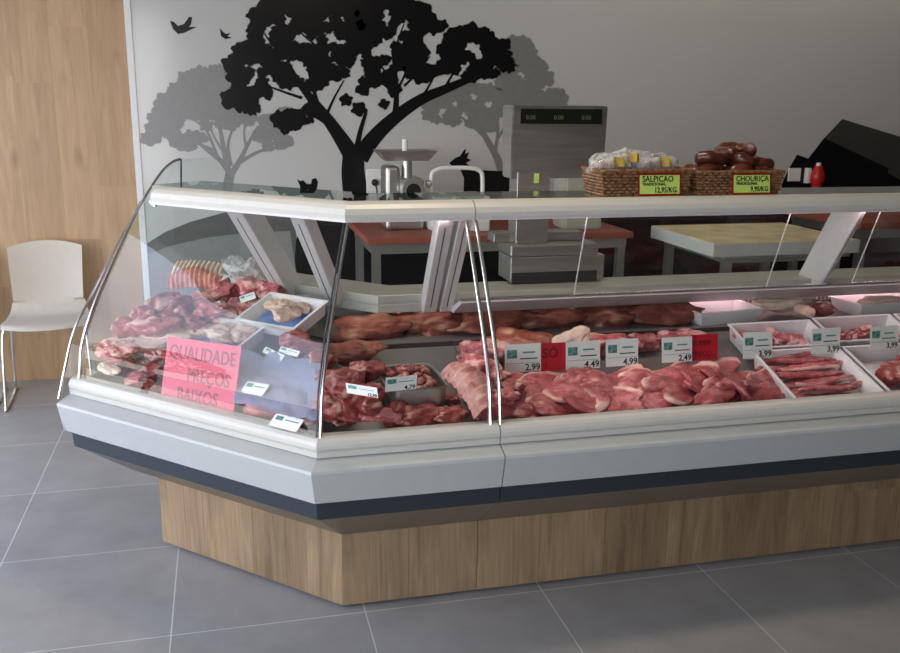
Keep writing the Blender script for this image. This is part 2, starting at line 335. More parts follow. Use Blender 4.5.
# ------------------------------------------------------------------ the room
YW = 5.50; XR = 6.0; YF = -2.0; ZC = 2.95
bm = bmesh.new(); box(bm, (-12, -8, -0.1), (XR+0.2, YW+0.2, 0)); struct('floor', bm, MT['tile'])
bm = bmesh.new(); box(bm, (WX-0.15, YW, 0), (XR+0.2, YW+0.15, ZC)); struct('wall_back', bm, MT['wall_wood'])
bm = bmesh.new(); box(bm, (WX-0.15, YF-0.15, ZC), (XR+0.2, YW+0.15, ZC+0.1)); struct('ceiling', bm, MT['ceiling'])
bm = bmesh.new(); box(bm, (XR, YF, 0), (XR+0.15, YW, ZC)); struct('wall_right', bm, MT['plaster'])
bm = bmesh.new(); box(bm, (-0.6, YF-0.15, 0), (XR, YF, ZC)); box(bm, (WX, YF-0.15, WH), (-0.6, YF, ZC)); struct('wall_front', bm, MT['plaster'])
bm = bmesh.new(); box(bm, (WX-0.15, YF, WH), (WX, YW, ZC)); box(bm, (WX-0.15, 5.2, 0), (WX, YW, WH)); struct('wall_left', bm, MT['facade'])
bm = bmesh.new()
for y in (YF+0.03, 0.0, 5.17): box(bm, (WX-0.05, y-0.03, 0), (WX+0.0, y+0.03, WH))
box(bm, (WX-0.05, YF, 0), (WX, 5.2, 0.06)); struct('window_1', bm, MT['frame_white'])

# mural panel on the back wall
YP = YW-0.03
def mp(px, py): p = aty(px, py, YP); return (p.x, p.z)
FX = aty(137, 100, YP).x; PX1 = 5.6
mural = thing('mural_panel', 'large glossy light grey wall panel with black and grey printed trees behind the counter', 'wall panel', (FX, YP, 0))
def mo(name, bm, m, label=None):
    for v in bm.verts: v.co -= Vector((FX, YP, 0))
    return obj(name, bm, m, mural, label=label)
bm = bmesh.new(); box(bm, (FX, YP, 0.14), (PX1, YW-0.001, 2.9)); mo('backing', bm, MT['panel'])
bm = bmesh.new(); box(bm, (FX-0.035, YP-0.006, 0.12), (FX-0.001, YW-0.001, 2.92)); mo('frame', bm, MT['frame_white'])
def flat(bm, poly, depth, y0=0.0):
    """poly in wall (x,z) -> thin printed film standing proud of the panel"""
    v = [bm.verts.new((x, YP-0.0003-y0, z)) for x, z in poly]; w_ = [bm.verts.new((x, YP-0.0003-y0-depth, z)) for x, z in poly]; n = len(v)
    bm.faces.new(v); bm.faces.new(w_[::-1])
    for i in range(n): bm.faces.new((v[i], v[(i+1) % n], w_[(i+1) % n], w_[i]))
K = aty(451, 100, YP).x-aty(450, 100, YP).x      # metres per pixel on the wall
def cluster(bm, px, py, r, rnd, depth, y0):
    cx, cz = mp(px, py); r *= K; n = 22; pts = []
    a0 = rnd.random()*6; ph = rnd.random()*6; lob = rnd.choice((3, 4, 5))
    for i in range(n*2):
        a = 2*math.pi*i/(n*2)
        rr = r*(1.0+0.13*math.cos(lob*a+a0)+0.06*math.cos(7*a+ph))+(0.0032 if i % 2 else -0.0032)*rnd.uniform(.5, 1.5)
        pts.append((cx+rr*math.cos(a)*1.05, cz+rr*math.sin(a)*0.95))
    flat(bm, pts, depth, y0+rnd.random()*0.0002)
def limb(bm, pts, w0, w1, depth, y0):
    P = smooth_path([Vector((*mp(*p), 0)) for p in pts], 6); n = len(P); L = []; Rr = []
    for i, p in enumerate(P):
        d = (P[min(i+1, n-1)]-P[max(i-1, 0)]).normalized(); q = Vector((-d.y, d.x, 0)); w_ = (w0+(w1-w0)*(i/(n-1)))*K/2
        L.append(p+q*w_); Rr.append(p-q*w_)
    flat(bm, [(p.x, p.y) for p in L+Rr[::-1]], depth, y0+(len(bm.verts) % 37)*0.00002)
def inpoly(x, y, poly):
    c = False; j = len(poly)-1
    for i in range(len(poly)):
        xi, yi = poly[i]; xj, yj = poly[j]
        if (yi > y) != (yj > y) and x < (xj-xi)*(y-yi)/(yj-yi)+xi: c = not c
        j = i
    return c
def crown(bm, poly, holes, rmin, rmax, n, rnd, depth, y0):
    xs = [p[0] for p in poly]; ys = [p[1] for p in poly]; put = []; k = 0
    while len(put) < n and k < 9000:
        k += 1
        x = rnd.uniform(min(xs), max(xs)); y = rnd.uniform(min(ys), max(ys)); r = rnd.uniform(rmin, rmax)
        if not inpoly(x, y, poly): continue
        if any((x-hx)**2+(y-hy)**2 < (hr*.6+r*.95)**2 for hx, hy, hr in holes): continue
        if any((x-a)**2+(y-b)**2 < (0.41*(r+c))**2 for a, b, c in put): continue
        put.append((x, y, r)); cluster(bm, x, y, r, rnd, depth, y0)
    return put
# grey trees first (lowest film), black tree over them
rnd = random.Random(4)
bm = bmesh.new()
crown(bm, [(152, 128), (158, 112), (166, 100), (176, 88), (188, 76), (202, 70), (216, 68), (232, 74), (236, 100), (230, 118), (214, 116), (196, 118), (178, 124), (168, 128)],
      [(201, 124, 4), (186, 121, 3), (214, 127, 3)], 5, 9, 90, rnd, 0.0004, 0.0)
for x, y, r in [(152, 137, 8), (147, 139, 6), (158, 134, 5), (176, 139, 8), (186, 143, 9), (193, 138, 8), (168, 132, 6), (222, 122, 7), (236, 118, 8), (230, 125, 6), (206, 125, 6), (262, 135, 9), (283, 141, 9), (276, 134, 8), (268, 146, 6), (203, 138, 5), (268, 122, 9), (285, 112, 6), (250, 118, 7), (247, 122, 5)]:
    cluster(bm, x, y, r, rnd, 0.0004, 0.0)
for pts, a, b in [([(231, 176), (222, 162), (205, 148), (192, 136)], 6, 2.5), ([(228, 170), (224, 150), (220, 128), (218, 112)], 6, 2), ([(231, 166), (228, 145), (234, 125)], 4, 1.5),
                  ([(229, 178), (240, 160), (248, 144), (258, 126)], 6, 2), ([(238, 163), (258, 152), (274, 147)], 4, 2), ([(218, 158), (206, 130), (190, 118)], 3, 1.2), ([(246, 146), (244, 130), (250, 115)], 2.5, 1),
                  ([(226, 200), (228, 184), (231, 170)], 10, 8), ([(214, 150), (196, 143), (176, 136)], 3, 1.5), ([(222, 150), (212, 132), (213, 120)], 2.5, 1)]:
    limb(bm, pts, a, b, 0.0004, 0.0004)
mo('grey_tree', bm, MT['mural_grey'])
bm = bmesh.new()
crown(bm, [(508, 42), (516, 38), (526, 42), (532, 52), (541, 66), (548, 82), (556, 92), (566, 100), (562, 106), (540, 104), (520, 106), (506, 104), (500, 84)], [(521, 75, 3), (545, 88, 2)], 5, 9, 70, rnd, 0.0004, 0.0)
crown(bm, [(424, 104), (430, 96), (446, 90), (462, 88), (480, 84), (500, 92), (500, 108), (492, 128), (476, 126), (458, 122), (440, 121), (428, 118)], [(441, 113, 4), (455, 103, 3), (464, 118, 4), (490, 104, 4), (506, 98, 3), (473, 96, 3)], 4, 7, 90, rnd, 0.0004, 0.0)
for pts, a, b in [([(503, 176), (497, 158), (487, 140), (474, 116), (465, 100)], 9, 3), ([(495, 152), (498, 130), (497, 110)], 4, 2), ([(484, 136), (470, 124), (455, 112)], 4, 1.5), ([(478, 124), (482, 106), (490, 94)], 3, 1.5), ([(497, 140), (510, 118), (520, 100)], 3, 1.5)]:
    limb(bm, pts, a, b, 0.0004, 0.0004)
mo('grey_tree', bm, MT['mural_grey_pale'])
bm = bmesh.new(); rnd = random.Random(11)
holes = [(289, 22, 3.5), (266, 34, 4), (268, 41, 3), (273, 27, 2.5), (298, 40, 5), (304, 38, 3), (330, 37, 5.5), (312, 42, 2.5), (287, 60, 4), (297, 72, 6), (305, 77, 5), (300, 66, 3), (246, 66, 3), (258, 66, 4),
         (343, 18, 3), (326, 20, 2), (386, 12, 4), (387, 22, 3), (404, 26, 5), (396, 38, 5), (386, 44, 3), (381, 50, 4), (442, 35, 4), (425, 38, 3), (433, 48, 4), (437, 60, 3), (428, 62, 3), (430, 50, 3),
         (392, 56, 3), (374, 52, 4), (362, 73, 4), (385, 68, 4), (402, 76, 6), (408, 80, 4), (420, 88, 4), (343, 43, 3), (336, 86, 6), (352, 84, 5), (352, 70, 4), (320, 96, 8), (306, 108, 9), (380, 96, 7), (366, 100, 6),
         (334, 63, 3), (359, 60, 3), (270, 76, 3), (275, 86, 4), (282, 92, 3), (292, 100, 4), (262, 100, 3), (252, 84, 2.5), (470, 47, 3.5), (478, 50, 3), (480, 58, 4), (497, 62, 3), (464, 68, 3), (450, 78, 4), (438, 84, 5)]
crown(bm, [(230, 64), (238, 48), (252, 44), (250, 28), (256, 12), (268, 2), (270, -8), (404, -8), (408, 4), (416, 10), (422, 6), (428, 14), (432, 22), (446, 26), (450, 34), (458, 30), (470, 26), (482, 32), (496, 40), (504, 52), (508, 64), (498, 72), (484, 78), (472, 80), (458, 78),
           (440, 70), (424, 76), (410, 78), (392, 84), (376, 86), (362, 92), (346, 80), (334, 78), (312, 90), (300, 82), (286, 84), (270, 92), (262, 106), (252, 112), (246, 104), (230, 100), (236, 86)],
      holes, 4.5, 10.5, 420, rnd, 0.0006, 0.001)
for x, y, r in [(288, 121, 12), (298, 119, 9), (279, 119, 8), (311, 109, 8), (241, 104, 8), (230, 101, 6), (226, 103, 4), (248, 108, 6), (346, 100, 6), (359, 109, 7), (384, 104, 5), (310, 120, 4), (394, 90, 7), (412, 72, 8), (428, 70, 6), (446, 62, 7), (484, 66, 9), (503, 62, 9), (510, 68, 5), (505, 44, 6), (452, 36, 8), (472, 28, 6), (424, 14, 6), (491, 74, 5)]:
    cluster(bm, x, y, r, rnd, 0.0006, 0.001)
for pts, a, b in [([(357, 232), (356, 200), (353, 172), (354, 150)], 27, 20), ([(352, 156), (342, 140), (328, 120), (312, 100), (298, 82)], 17, 5), ([(346, 142), (330, 124), (308, 112), (292, 112)], 9, 3),
                  ([(360, 158), (372, 140), (392, 120), (420, 100), (448, 88), (476, 76)], 17, 6), ([(394, 122), (396, 104), (396, 80), (392, 50)], 7, 2.5), ([(398, 118), (410, 104), (426, 96)], 5, 2),
                  ([(356, 152), (360, 132), (366, 112)], 6, 3), ([(318, 106), (312, 84), (306, 62), (300, 52)], 4, 1.5), ([(308, 96), (296, 76), (286, 58)], 4, 1.5), ([(326, 116), (334, 98), (344, 80)], 3, 1),
                  ([(396, 92), (404, 76), (410, 56)], 3, 1), ([(396, 84), (384, 70), (372, 56)], 3, 1), ([(392, 60), (398, 40), (404, 24)], 2.5, 1), ([(302, 98), (284, 92), (262, 84)], 3, 1), ([(290, 62), (272, 44), (262, 30)], 2.5, 1),
                  ([(420, 100), (430, 84), (440, 64)], 3, 1), ([(446, 86), (454, 72), (470, 52)], 3, 1.2), ([(306, 60), (318, 44), (330, 30)], 2, 1), ([(404, 86), (418, 72), (430, 56)], 2.5, 1), ([(314, 44), (302, 34), (290, 20)], 2, 1)]:
    limb(bm, pts, a, b, 0.0006, 0.0018)
mo('black_tree', bm, MT['mural_black'])
# ground silhouettes, animals, barn, birds
def sil(name, px, m, depth=0.0005, y0=0.0012):
    b_ = bmesh.new(); flat(b_, [mp(*p) for p in px], depth, y0); return mo(name, b_, m)
sil('black_ground', [(292, 300), (296, 240), (306, 216), (330, 205), (400, 203), (470, 200), (600, 200), (780, 200), (960, 198), (960, 330), (560, 345), (330, 352)], MT['mural_black'], 0.0005, 0.0006)
sil('hazed_hill', [(143, 246), (165, 232), (190, 222), (222, 213), (262, 207), (292, 206), (310, 330), (200, 330), (143, 300)], MT['mural_hazed'], 0.0004, 0.0002)
sil('reflection_grey_hill', [(143, 256), (170, 246), (205, 238), (250, 232), (290, 231), (305, 330), (200, 318), (143, 296)], MT['mural_grey'], 0.0004, 0.0010)  # lower ground painted paler for the reflection on the glass
sil('bird', [(170, 21), (174, 22), (178, 26), (184, 24), (189, 17), (192, 17), (191, 24), (189, 27), (197, 27), (190, 30), (184, 33), (178, 34), (173, 29)], MT['mural_black'])
sil('bird', [(220, 28), (223, 32), (226, 34), (231, 33), (227, 36), (232, 38), (225, 39), (221, 36)], MT['mural_black'])
sil('hen', [(297, 179), (300, 181), (303, 180), (307, 184), (311, 184), (312, 179), (316, 178), (318, 182), (317, 188), (314, 193), (300, 193), (300, 186)], MT['mural_black'])
sil('bull', [(449, 163), (455, 158), (460, 156), (464, 150), (466, 149), (465, 154), (469, 152), (467, 158), (471, 160), (466, 163), (470, 166), (480, 170), (500, 171), (515, 170), (530, 174), (532, 204), (463, 205), (464, 178), (459, 167), (452, 166)], MT['mural_black'])
sil('barn', [(779, 206), (782, 183), (789, 168), (797, 154.5), (808, 158.5), (824, 138), (888, 168), (888, 173), (905, 181), (960, 202), (960, 206)], MT['mural_black'])
sil('barn_roof', [(824, 138), (842, 119), (960, 155), (960, 198), (900, 180), (888, 173), (888, 168)], MT['mural_roof'], 0.0005, 0.0018)

def socket(name, px0, px1, label, plug=None):
    a = aty(*px0, YP); b_ = aty(*px1, YP); w_ = b_.x-a.x; h = a.z-b_.z
    t = thing(name, label, 'electrical socket', ((a.x+b_.x)/2, YP-0.0035, (a.z+b_.z)/2))
    obj('cover_plate', bbox((-w_/2, -0.010, -h/2), (w_/2, 0.0, h/2), 0.003), MT['white_plastic'], t)
    bm = bmesh.new(); lathe(bm, [(0.022, 0.0), (0.022, -0.013), (0.018, -0.013), (0.017, -0.0105)], axis='Y'); obj('socket_face', bm, MT['white_plastic'], t)
    return t
s1 = socket('wall_socket', (366, 169), (383, 193), 'white wall socket with a black plug beside the black tree trunk')
s2 = socket('wall_socket', (788, 168), (799, 181), 'white wall socket on the printed black barn near the red plug')
c = aty(374, 182, YP)
t = thing('power_plug', 'black plug with cable in the socket beside the tree trunk', 'plug', (c.x, YP-0.018, c.z))
bm = bmesh.new(); lathe(bm, [(0.019, 0), (0.021, -0.02), (0.014, -0.035), (0.008, -0.04)], axis='Y'); obj('plug_body', bm, MT['black_plastic'], t, True)
bm = bmesh.new(); tube(bm, smooth_path([(0, -0.035, -0.005), (0.005, -0.05, -0.04), (0.012, -0.04, -0.12), (0.01, -0.03, -0.3), (0.03, -0.03, -0.75)]), 0.005, 8); obj('cable', bm, MT['black_plastic'], t, True)
c = aty(812, 176, YP)
t = thing('industrial_plug', 'red industrial power plug hanging on the black barn print', 'plug', (c.x, YP-0.004, c.z))
bm = bmesh.new(); lathe(bm, [(0.028, 0.072), (0.032, 0.05), (0.044, 0.02), (0.048, -0.02), (0.034, -0.045), (0.034, -0.075), (0.030, -0.08)], c=(0, -0.055, 0)); obj('plug_body', bm, MT['red_plastic'], t, True)
obj('mount', bbox((-0.066, -0.04, -0.045), (-0.036, 0, 0.055), 0.004), MT['white_plastic'], t)
bm = bmesh.new(); lathe(bm, [(0.016, 0.07), (0.017, 0.088), (0.010, 0.092)], c=(0, -0.055, 0)); obj('cap', bm, MT['white_plastic'], t, True)

# ------------------------------------------------------------------ display cases
SE = 0.985; XJ = 0.764; XE = 4.3
corner = thing('corner_display_case', 'angled end section of the refrigerated meat counter with chrome-edged curved glass', 'display case', (0, 0, 0))
straight = thing('straight_display_case', 'long straight refrigerated meat counter with curved glass front beside the angled end section', 'display case', (0, 0, 0))
def cs(prof, m, name, s=SE, x0=None, x1=XE, part=None, smooth=False):
    """one part on the corner case and one on the straight case, with a hair gap at the joint"""
    bm = bmesh.new(); sweep(bm, prof, [lambda o, z: D(s, o, z), M3, lambda o, z: X3(XJ-0.0015, o, z)]); a = obj(name, bm, m, corner, smooth)
    bm = bmesh.new(); sweep(bm, prof, [lambda o, z: X3(XJ+0.0015, o, z), lambda o, z: X3(x1, o, z)]); b_ = obj(name, bm, m, straight, smooth)
    return a, b_
def split(prof, m, name, s=SE, smooth=False):
    """like cs, with the angled face a part of its own"""
    for st, par in (([lambda o, z: D(s, o, z), M3], corner), ([M3, lambda o, z: X3(XJ-0.0015, o, z)], corner), ([lambda o, z: X3(XJ+0.0015, o, z), lambda o, z: X3(XE, o, z)], straight)):
        bm = bmesh.new(); sweep(bm, prof, st); obj(name, bm, m, par, smooth)
# wooden base: objects rotated so that the plank texture runs along each face
def base_panel(p, ang, length, par):
    bm = bmesh.new(); box(bm, (0, 0, 0.012), (length, 0.02, 0.262)); o = obj('base_panel', bm, MT['base_wood'], par); o.location = p; o.rotation_euler = (0, 0, ang); return o
base_panel(D(0.832, 0, 0), R(-45), 0.832, corner)
base_panel(Vector((XB, YB, 0)), 0, XJ-XB-0.001, corner)
base_panel(Vector((XJ+0.001, YB, 0)), 0, XE-XJ, straight)
base_panel(D(0.832, -0.72, 0), R(45), 0.72, corner)
bm = bmesh.new(); prism(bm, [D(0.80, -0.03, 0), M3(-0.03, 0), X3(XJ-.002, -0.03, 0), X3(XJ-.002, -0.66, 0), M3(-0.66, 0), D(0.80, -0.66, 0)], (0, 0, 0.26)); obj('plinth', bm, MT['band'], corner)
bm = bmesh.new(); box(bm, (XJ+.002, YB+0.03, 0), (XE, YB+0.66, 0.26)); obj('plinth', bm, MT['band'], straight)
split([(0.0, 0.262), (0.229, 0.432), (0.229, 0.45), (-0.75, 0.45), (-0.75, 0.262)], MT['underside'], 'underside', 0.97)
split([(0.231, 0.431), (0.236, 0.489), (0.20, 0.489), (0.20, 0.452), (0.229, 0.452)], MT['band'], 'kick_band', 0.972)
split([(0.248, 0.4895), (0.2755, 0.588), (0.272, 0.596), (0.262, 0.600), (0.221, 0.6125), (0.19, 0.6125), (0.19, 0.4895)], MT['bumper'], 'bumper')
split([(0.219, 0.614), (0.2225, 0.631), (0.216, 0.6345), (0.2225, 0.639), (0.223, 0.650), (0.219, 0.660), (0.211, 0.668), (0.198, 0.671), (0.17, 0.671), (0.17, 0.614)], MT['rail'], 'lower_rail')
# case body: tub walls and bottom
split([(0.188, 0.452), (0.188, 0.612), (0.168, 0.612), (0.168, 0.64), (0.160, 0.64), (0.160, 0.50), (-0.62, 0.50), (-0.62, 0.452)], MT['inner'], 'tub')
# deck the meat lies on
cs([(0.160, 0.600), (-0.345, 0.766), (-0.345, 0.756), (0.160, 0.590)], MT['inner'], 'deck', SE-0.012)
cs([(-0.346, 0.58), (-0.346, 0.782), (-0.354, 0.782), (-0.354, 0.58)], MT['dark_riser'], 'deck_riser', SE-0.012)
cs([(-0.355, 0.772), (-0.643, 0.772), (-0.643, 0.780), (-0.355, 0.780)], MT['inner'], 'rear_deck', SE-0.012)
cs([(-0.645, 0.60), (-0.645, 0.858), (-0.655, 0.858), (-0.655, 0.60)], MT['inner'], 'rear_wall', SE-0.012)
# ribbed air grille under the worktop, on the rear wall
for par, x0, x1 in ((corner, XB+0.32, XJ-0.01), (straight, XJ+0.01, 3.4)):
    bm = bmesh.new(); x = x0
    while x < x1-0.01:
        prism(bm, [Vector((x, YB+0.642, 0.800)), Vector((x+0.011, YB+0.642, 0.800)), Vector((x+0.018, YB+0.642, 0.856)), Vector((x+0.007, YB+0.642, 0.856))], (0, -0.008, 0)); x += 0.019
    obj('air_grille', bm, MT['grille'], par)
# worktop: slab with stepped front
cs([(-0.495, 0.924), (-0.492, 0.922), (-0.492, 0.899), (-0.497, 0.897), (-0.497, 0.890), (-0.490, 0.888), (-0.490, 0.861), (-0.52, 0.859), (-0.67, 0.859), (-0.67, 0.924)], MT['worktop'], 'worktop', SE)
cs([(-0.668, 0.27), (-0.668, 0.858), (-0.66, 0.858), (-0.66, 0.27)], MT['white_plastic'], 'rear_panel', SE-0.02)
# top rail and the glass shelf behind it
split([(-0.098, 1.247), (-0.0965, 1.262), (-0.102, 1.278), (-0.114, 1.290), (-0.130, 1.2965), (-0.150, 1.298), (-0.162, 1.296), (-0.162, 1.247)], MT['rail'], 'top_rail', 0.888)
split([(-0.100, 1.238), (-0.100, 1.2465), (-0.175, 1.2465), (-0.175, 1.238)], MT['strut'], 'rail_underside', 0.88)
split([(-0.163, 1.2885), (-0.163, 1.2965), (-0.395, 1.2965), (-0.395, 1.2885)], MT['glass_top'], 'glass_shelf', 0.955)
for par, a, b_ in ((corner, Vector((0.42, YB+0.175, 1.236)), Vector((XJ-0.02, YB+0.175, 1.236))), (straight, Vector((XJ+0.02, YB+0.175, 1.236)), Vector((3.5, YB+0.175, 1.236)))):
    bm = bmesh.new(); tube(bm, [a, b_], 0.008, 10); obj('light_tube', bm, MT['tube'], par, True)
bm = bmesh.new(); tube(bm, [Vector((0.80, YB+0.56, 0.850)), Vector((3.5, YB+0.56, 0.850))], 0.006, 8); obj('light_tube', bm, MT['tube'], straight, True)
# curved front glass
GP = [(0.197, 0.660), (0.188, 0.70), (0.171, 0.786), (0.116, 0.902), (0.04, 1.016), (-0.038, 1.129), (-0.119, 1.240)]
gp = [(p.x, p.y) for p in smooth_path([Vector((a, b_, 0)) for a, b_ in GP], 5)]
def thick(prof, t):
    out = []
    for i, (a, b_) in enumerate(prof):
        p0 = Vector(prof[max(i-1, 0)]); p1 = Vector(prof[min(i+1, len(prof)-1)]); d = (p1-p0).normalized(); out.append((a-d.y*t, b_+d.x*t))
    return out
gclosed = gp+thick(gp, 0.006)[::-1]
split(gclosed, MT['glass'], 'front_glass', 0.962, True)
def edge_strip(par, f, r, name='chrome_strip', prof=gp, off=0.004):
    bm = bmesh.new(); tube(bm, [f(o+off, z) for o, z in prof], r, 8); obj(name, bm, MT['chrome'], par, True)
edge_strip(corner, lambda o, z: M3(o, z)+Vector((0.004, 0, 0)), 0.0055)
bm = bmesh.new(); tube(bm, [M3(o+0.003, z)+Vector((-0.007, 0, 0)) for o, z in gp], 0.0028, 6); obj('glass_edge', bm, MT['band'], corner, True)
edge_strip(corner, lambda o, z: X3(XJ-0.024, o, z), 0.006)
edge_strip(straight, lambda o, z: X3(XJ+0.006, o, z), 0.006)
edge_strip(corner, lambda o, z: D(0.958, o, z), 0.0055)
# end glass of the angled section
EP = [(0.262, 0.608), (0.230, 0.70), (0.178, 0.83), (0.086, 0.953), (-0.024, 1.096), (-0.137, 1.226), (-0.232, 1.326), (-0.29, 1.366), (-0.335, 1.378)]
ep = [(p.x, p.y) for p in smooth_path([Vector((a, b_, 0)) for a, b_ in EP], 5)]
full = ep+[(-0.53, 1.375), (-0.62, 1.245), (-0.62, 0.93), (-0.49, 0.86), (-0.49, 0.62)]
bm = bmesh.new(); prism(bm, [D(SE, o, z) for o, z in full], DD*0.008); obj('end_glass', bm, MT['glass'], corner)
bm = bmesh.new(); tube(bm, [D(SE+0.004, o, z) for o, z in ep], 0.0045, 8); obj('chrome_strip', bm, MT['chrome'], corner, True)
# curved outer sheet between the end glass and the chrome edge of the front glass
ep2 = [(o, z) for o, z in ep if z > 0.66]
bm = bmesh.new(); A = [[bm.verts.new(D(s, o-(SE-s)*0.8, z)) for o, z in ep2] for s in (0.948, 0.983)]
for i in range(len(ep2)-1): bm.faces.new((A[0][i], A[0][i+1], A[1][i+1], A[1][i]))
g = bmesh.ops.solidify(bm, geom=bm.faces[:], thickness=0.003); obj('side_curve_glass', bm, MT['glass'], corner, True)
bm = bmesh.new(); tube(bm, [D(SE-0.002, -0.335, 1.378), D(SE-0.03, -0.30, 1.262)], 0.0032, 6); obj('end_gasket', bm, MT['black_plastic'], corner)
bm = bmesh.new(); box(bm, (0, -0.012, -0.006), (0.03, 0.0, 0.006)); o = obj('clip', bm, MT['chrome'], corner); o.location = D(SE-0.02, -0.17, 1.235); o.rotation_euler = (0, 0.3, R(-45))
# end wall of the tub
bm = bmesh.new(); prism(bm, [D(SE-0.004, o, z) for o, z in ((0.165, 0.47), (0.165, 0.655), (-0.62, 0.80), (-0.75, 0.80), (-0.75, 0.47))], DD*-0.006); obj('end_wall', bm, MT['inner'], corner)
bm = bmesh.new(); prism(bm, [D(SE+0.002, o, z) for o, z in ((0.2, 0.452), (0.25, 0.49), (0.27, 0.59), (0.215, 0.614), (0.215, 0.65), (-0.8, 0.65), (-0.8, 0.452))], DD*0.006); obj('end_cover', bm, MT['bumper'], corner)
# struts from worktop up to the rail
def strut(par, p_top, p_bot, u, wdt, depth, name='glass_support'):
    """channel: face width wdt along unit vector u, depth away from the customer"""
    u = Vector(u).normalized(); d = (p_top-p_bot).normalized(); n = u.cross(d).normalized()
    if n.y > 0 and abs(n.y) > .1: n = -n
    back = Vector((0, 1, 0)) if u.x > .9 else -ND
    bm = bmesh.new(); q = [p_bot, p_bot+u*wdt, p_top+u*wdt, p_top]; prism(bm, q, back*depth)
    bmesh.ops.bevel(bm, geom=bm.edges[:], offset=0.003, segments=1, affect='EDGES')
    o = obj(name, bm, MT['strut'], par)
    bm = bmesh.new(); a = p_bot+d*0.03+u*(wdt*.45); b_ = p_top-d*0.05+u*(wdt*.45)
    prism(bm, [a+n*0.0006, a+u*0.004+n*.0006, b_+u*0.004+n*.0006, b_+n*.0006], -n*0.002); obj('slot', bm, MT['gap'], o)
    return o
ZT = 1.240
strut(corner, Vector((0.668, 2.825, ZT)), Vector((0.680, 3.128, 0.858)), (1, 0, 0), 0.050, 0.07)
strut(straight, Vector((XJ-0.030+.002, 2.825, ZT)), Vector((XJ-0.022, 3.128, 0.858)), (1, 0, 0), 0.045, 0.07)
strut(straight, Vector((2.225, 2.825, ZT)), Vector((2.285, 3.128, 0.858)), (1, 0, 0), 0.022, 0.16)
strut(straight, Vector((3.70, 2.825, ZT)), Vector((3.70, 3.128, 0.858)), (1, 0, 0), 0.022, 0.16)
strut(corner, D(0.615, -0.17, ZT), D(0.665, -0.478, 0.87), -DD, 0.075, 0.10)
strut(corner, D(0.33, -0.17, ZT), D(0.43, -0.478, 0.87), -DD, 0.06, 0.06)
# sloping rear glass panes with free slanted edges
def rear_pane(par, x0, x1, dx=0.0):
    bm = bmesh.new(); prism(bm, [Vector((x0, 2.99, 0.928)), Vector((x1, 2.99, 0.928)), Vector((x1+dx, 2.85, 1.236)), Vector((x0+dx, 2.85, 1.236))], (0, 0.005, 0.002)); obj('rear_glass', bm, MT['glass'], par)
    for x in (x0, x1):
        bm = bmesh.new(); tube(bm, [Vector((x, 2.989, 0.93)), Vector((x+dx, 2.849, 1.234))], 0.0025, 6); obj('pane_edge', bm, MT['strut'], par)
rear_pane(straight, 1.20, 1.97, -0.02)
rear_pane(straight, 2.34, 3.05, -0.02)
bm = bmesh.new(); box(bm, (XJ+0.02, 2.982, 0.9245), (3.6, 3.006, 0.934)); obj('glass_track', bm, MT['chrome'], straight)
bm = bmesh.new(); prism(bm, [Vector((XJ+0.02, 3.006, 0.9243)), Vector((XJ+0.02, 2.97, 0.9243)), Vector((XJ+0.02, 3.10, 0.860)), Vector((XJ+0.02, 3.16, 0.860))], (2.8, 0, 0)); obj('fascia', bm, MT['strut'], straight)
# low clear dividers standing on the deck
bm = bmesh.new(); box(bm, (0.46, 2.876, 0.735), (XJ-0.01, 2.880, 0.795)); obj('divider', bm, MT['acrylic'], corner)
bm = bmesh.new(); box(bm, (XJ+0.01, 2.768, 0.69), (3.0, 2.772, 0.775)); obj('divider', bm, MT['acrylic'], straight)

# ------------------------------------------------------------------ meat meshes
def slab_mesh(name, seed, lx, ly, th, bend=0.0, bean=0.25, fat=0.3, lump=0.25, sub=4):
    r_ = random.Random(seed); bm = bmesh.new(); bmesh.ops.create_icosphere(bm, subdivisions=sub, radius=1.0)
    p2, p3, p5 = r_.random()*6, r_.random()*6, r_.random()*6; off = Vector((seed*3.1, seed*1.7, 0))
    for v in bm.verts:
        c = v.co.copy(); a = math.atan2(c.y, c.x); rr = math.hypot(c.x, c.y)
        k = rr**0.7 if rr > 0 else 0
        out = 1+bean*0.6*math.cos(2*a+p2)+bean*0.5*math.cos(3*a+p3)+0.06*math.cos(5*a+p5)
        zz = math.copysign(abs(c.z)**0.55, c.z)
        x = math.cos(a)*k*out*lx/2; y = math.sin(a)*k*out*ly/2
        nz = (0.7*noise.noise(Vector((x, y, 0))*24+off)+0.5*noise.noise(Vector((x, y, 0))*70+off))
        z = zz*th/2*(1+lump*nz*1.6)
        z += bend*((x/(lx/2))**2-0.3)*th*1.4 + nz*th*lump*1.2+math.sin(x/lx*5+p2)*th*lump
        v.co = Vector((x*(1+0.08*nz), y*(1+0.1*nz), z))
    bm.normal_update(); lo = r_.uniform(0, 6.28)
    for f in bm.faces:
        c = f.calc_center_median(); a = math.atan2(c.y/ly, c.x/lx)
        edge = math.hypot(c.x/lx*2, c.y/ly*2)
        da = abs((a-lo+math.pi) % (2*math.pi)-math.pi)
        f.smooth = True
    vals = []
    for v in bm.verts:
        a = math.atan2(v.co.y/ly, v.co.x/lx); edge = math.hypot(v.co.x/lx*2, v.co.y/ly*2); da = abs((a-lo+math.pi) % (2*math.pi)-math.pi)
        vals.append(max(0, min(1, (edge-0.87+0.05*noise.noise(v.co*50))/0.10))*max(0, min(1, (fat*math.pi-da)/0.35+.5)))
    me = bpy.data.meshes.new(name); bm.to_mesh(me); bm.free(); at_ = me.attributes.new('fat', 'FLOAT', 'POINT'); at_.data.foreach_set('value', vals); return me
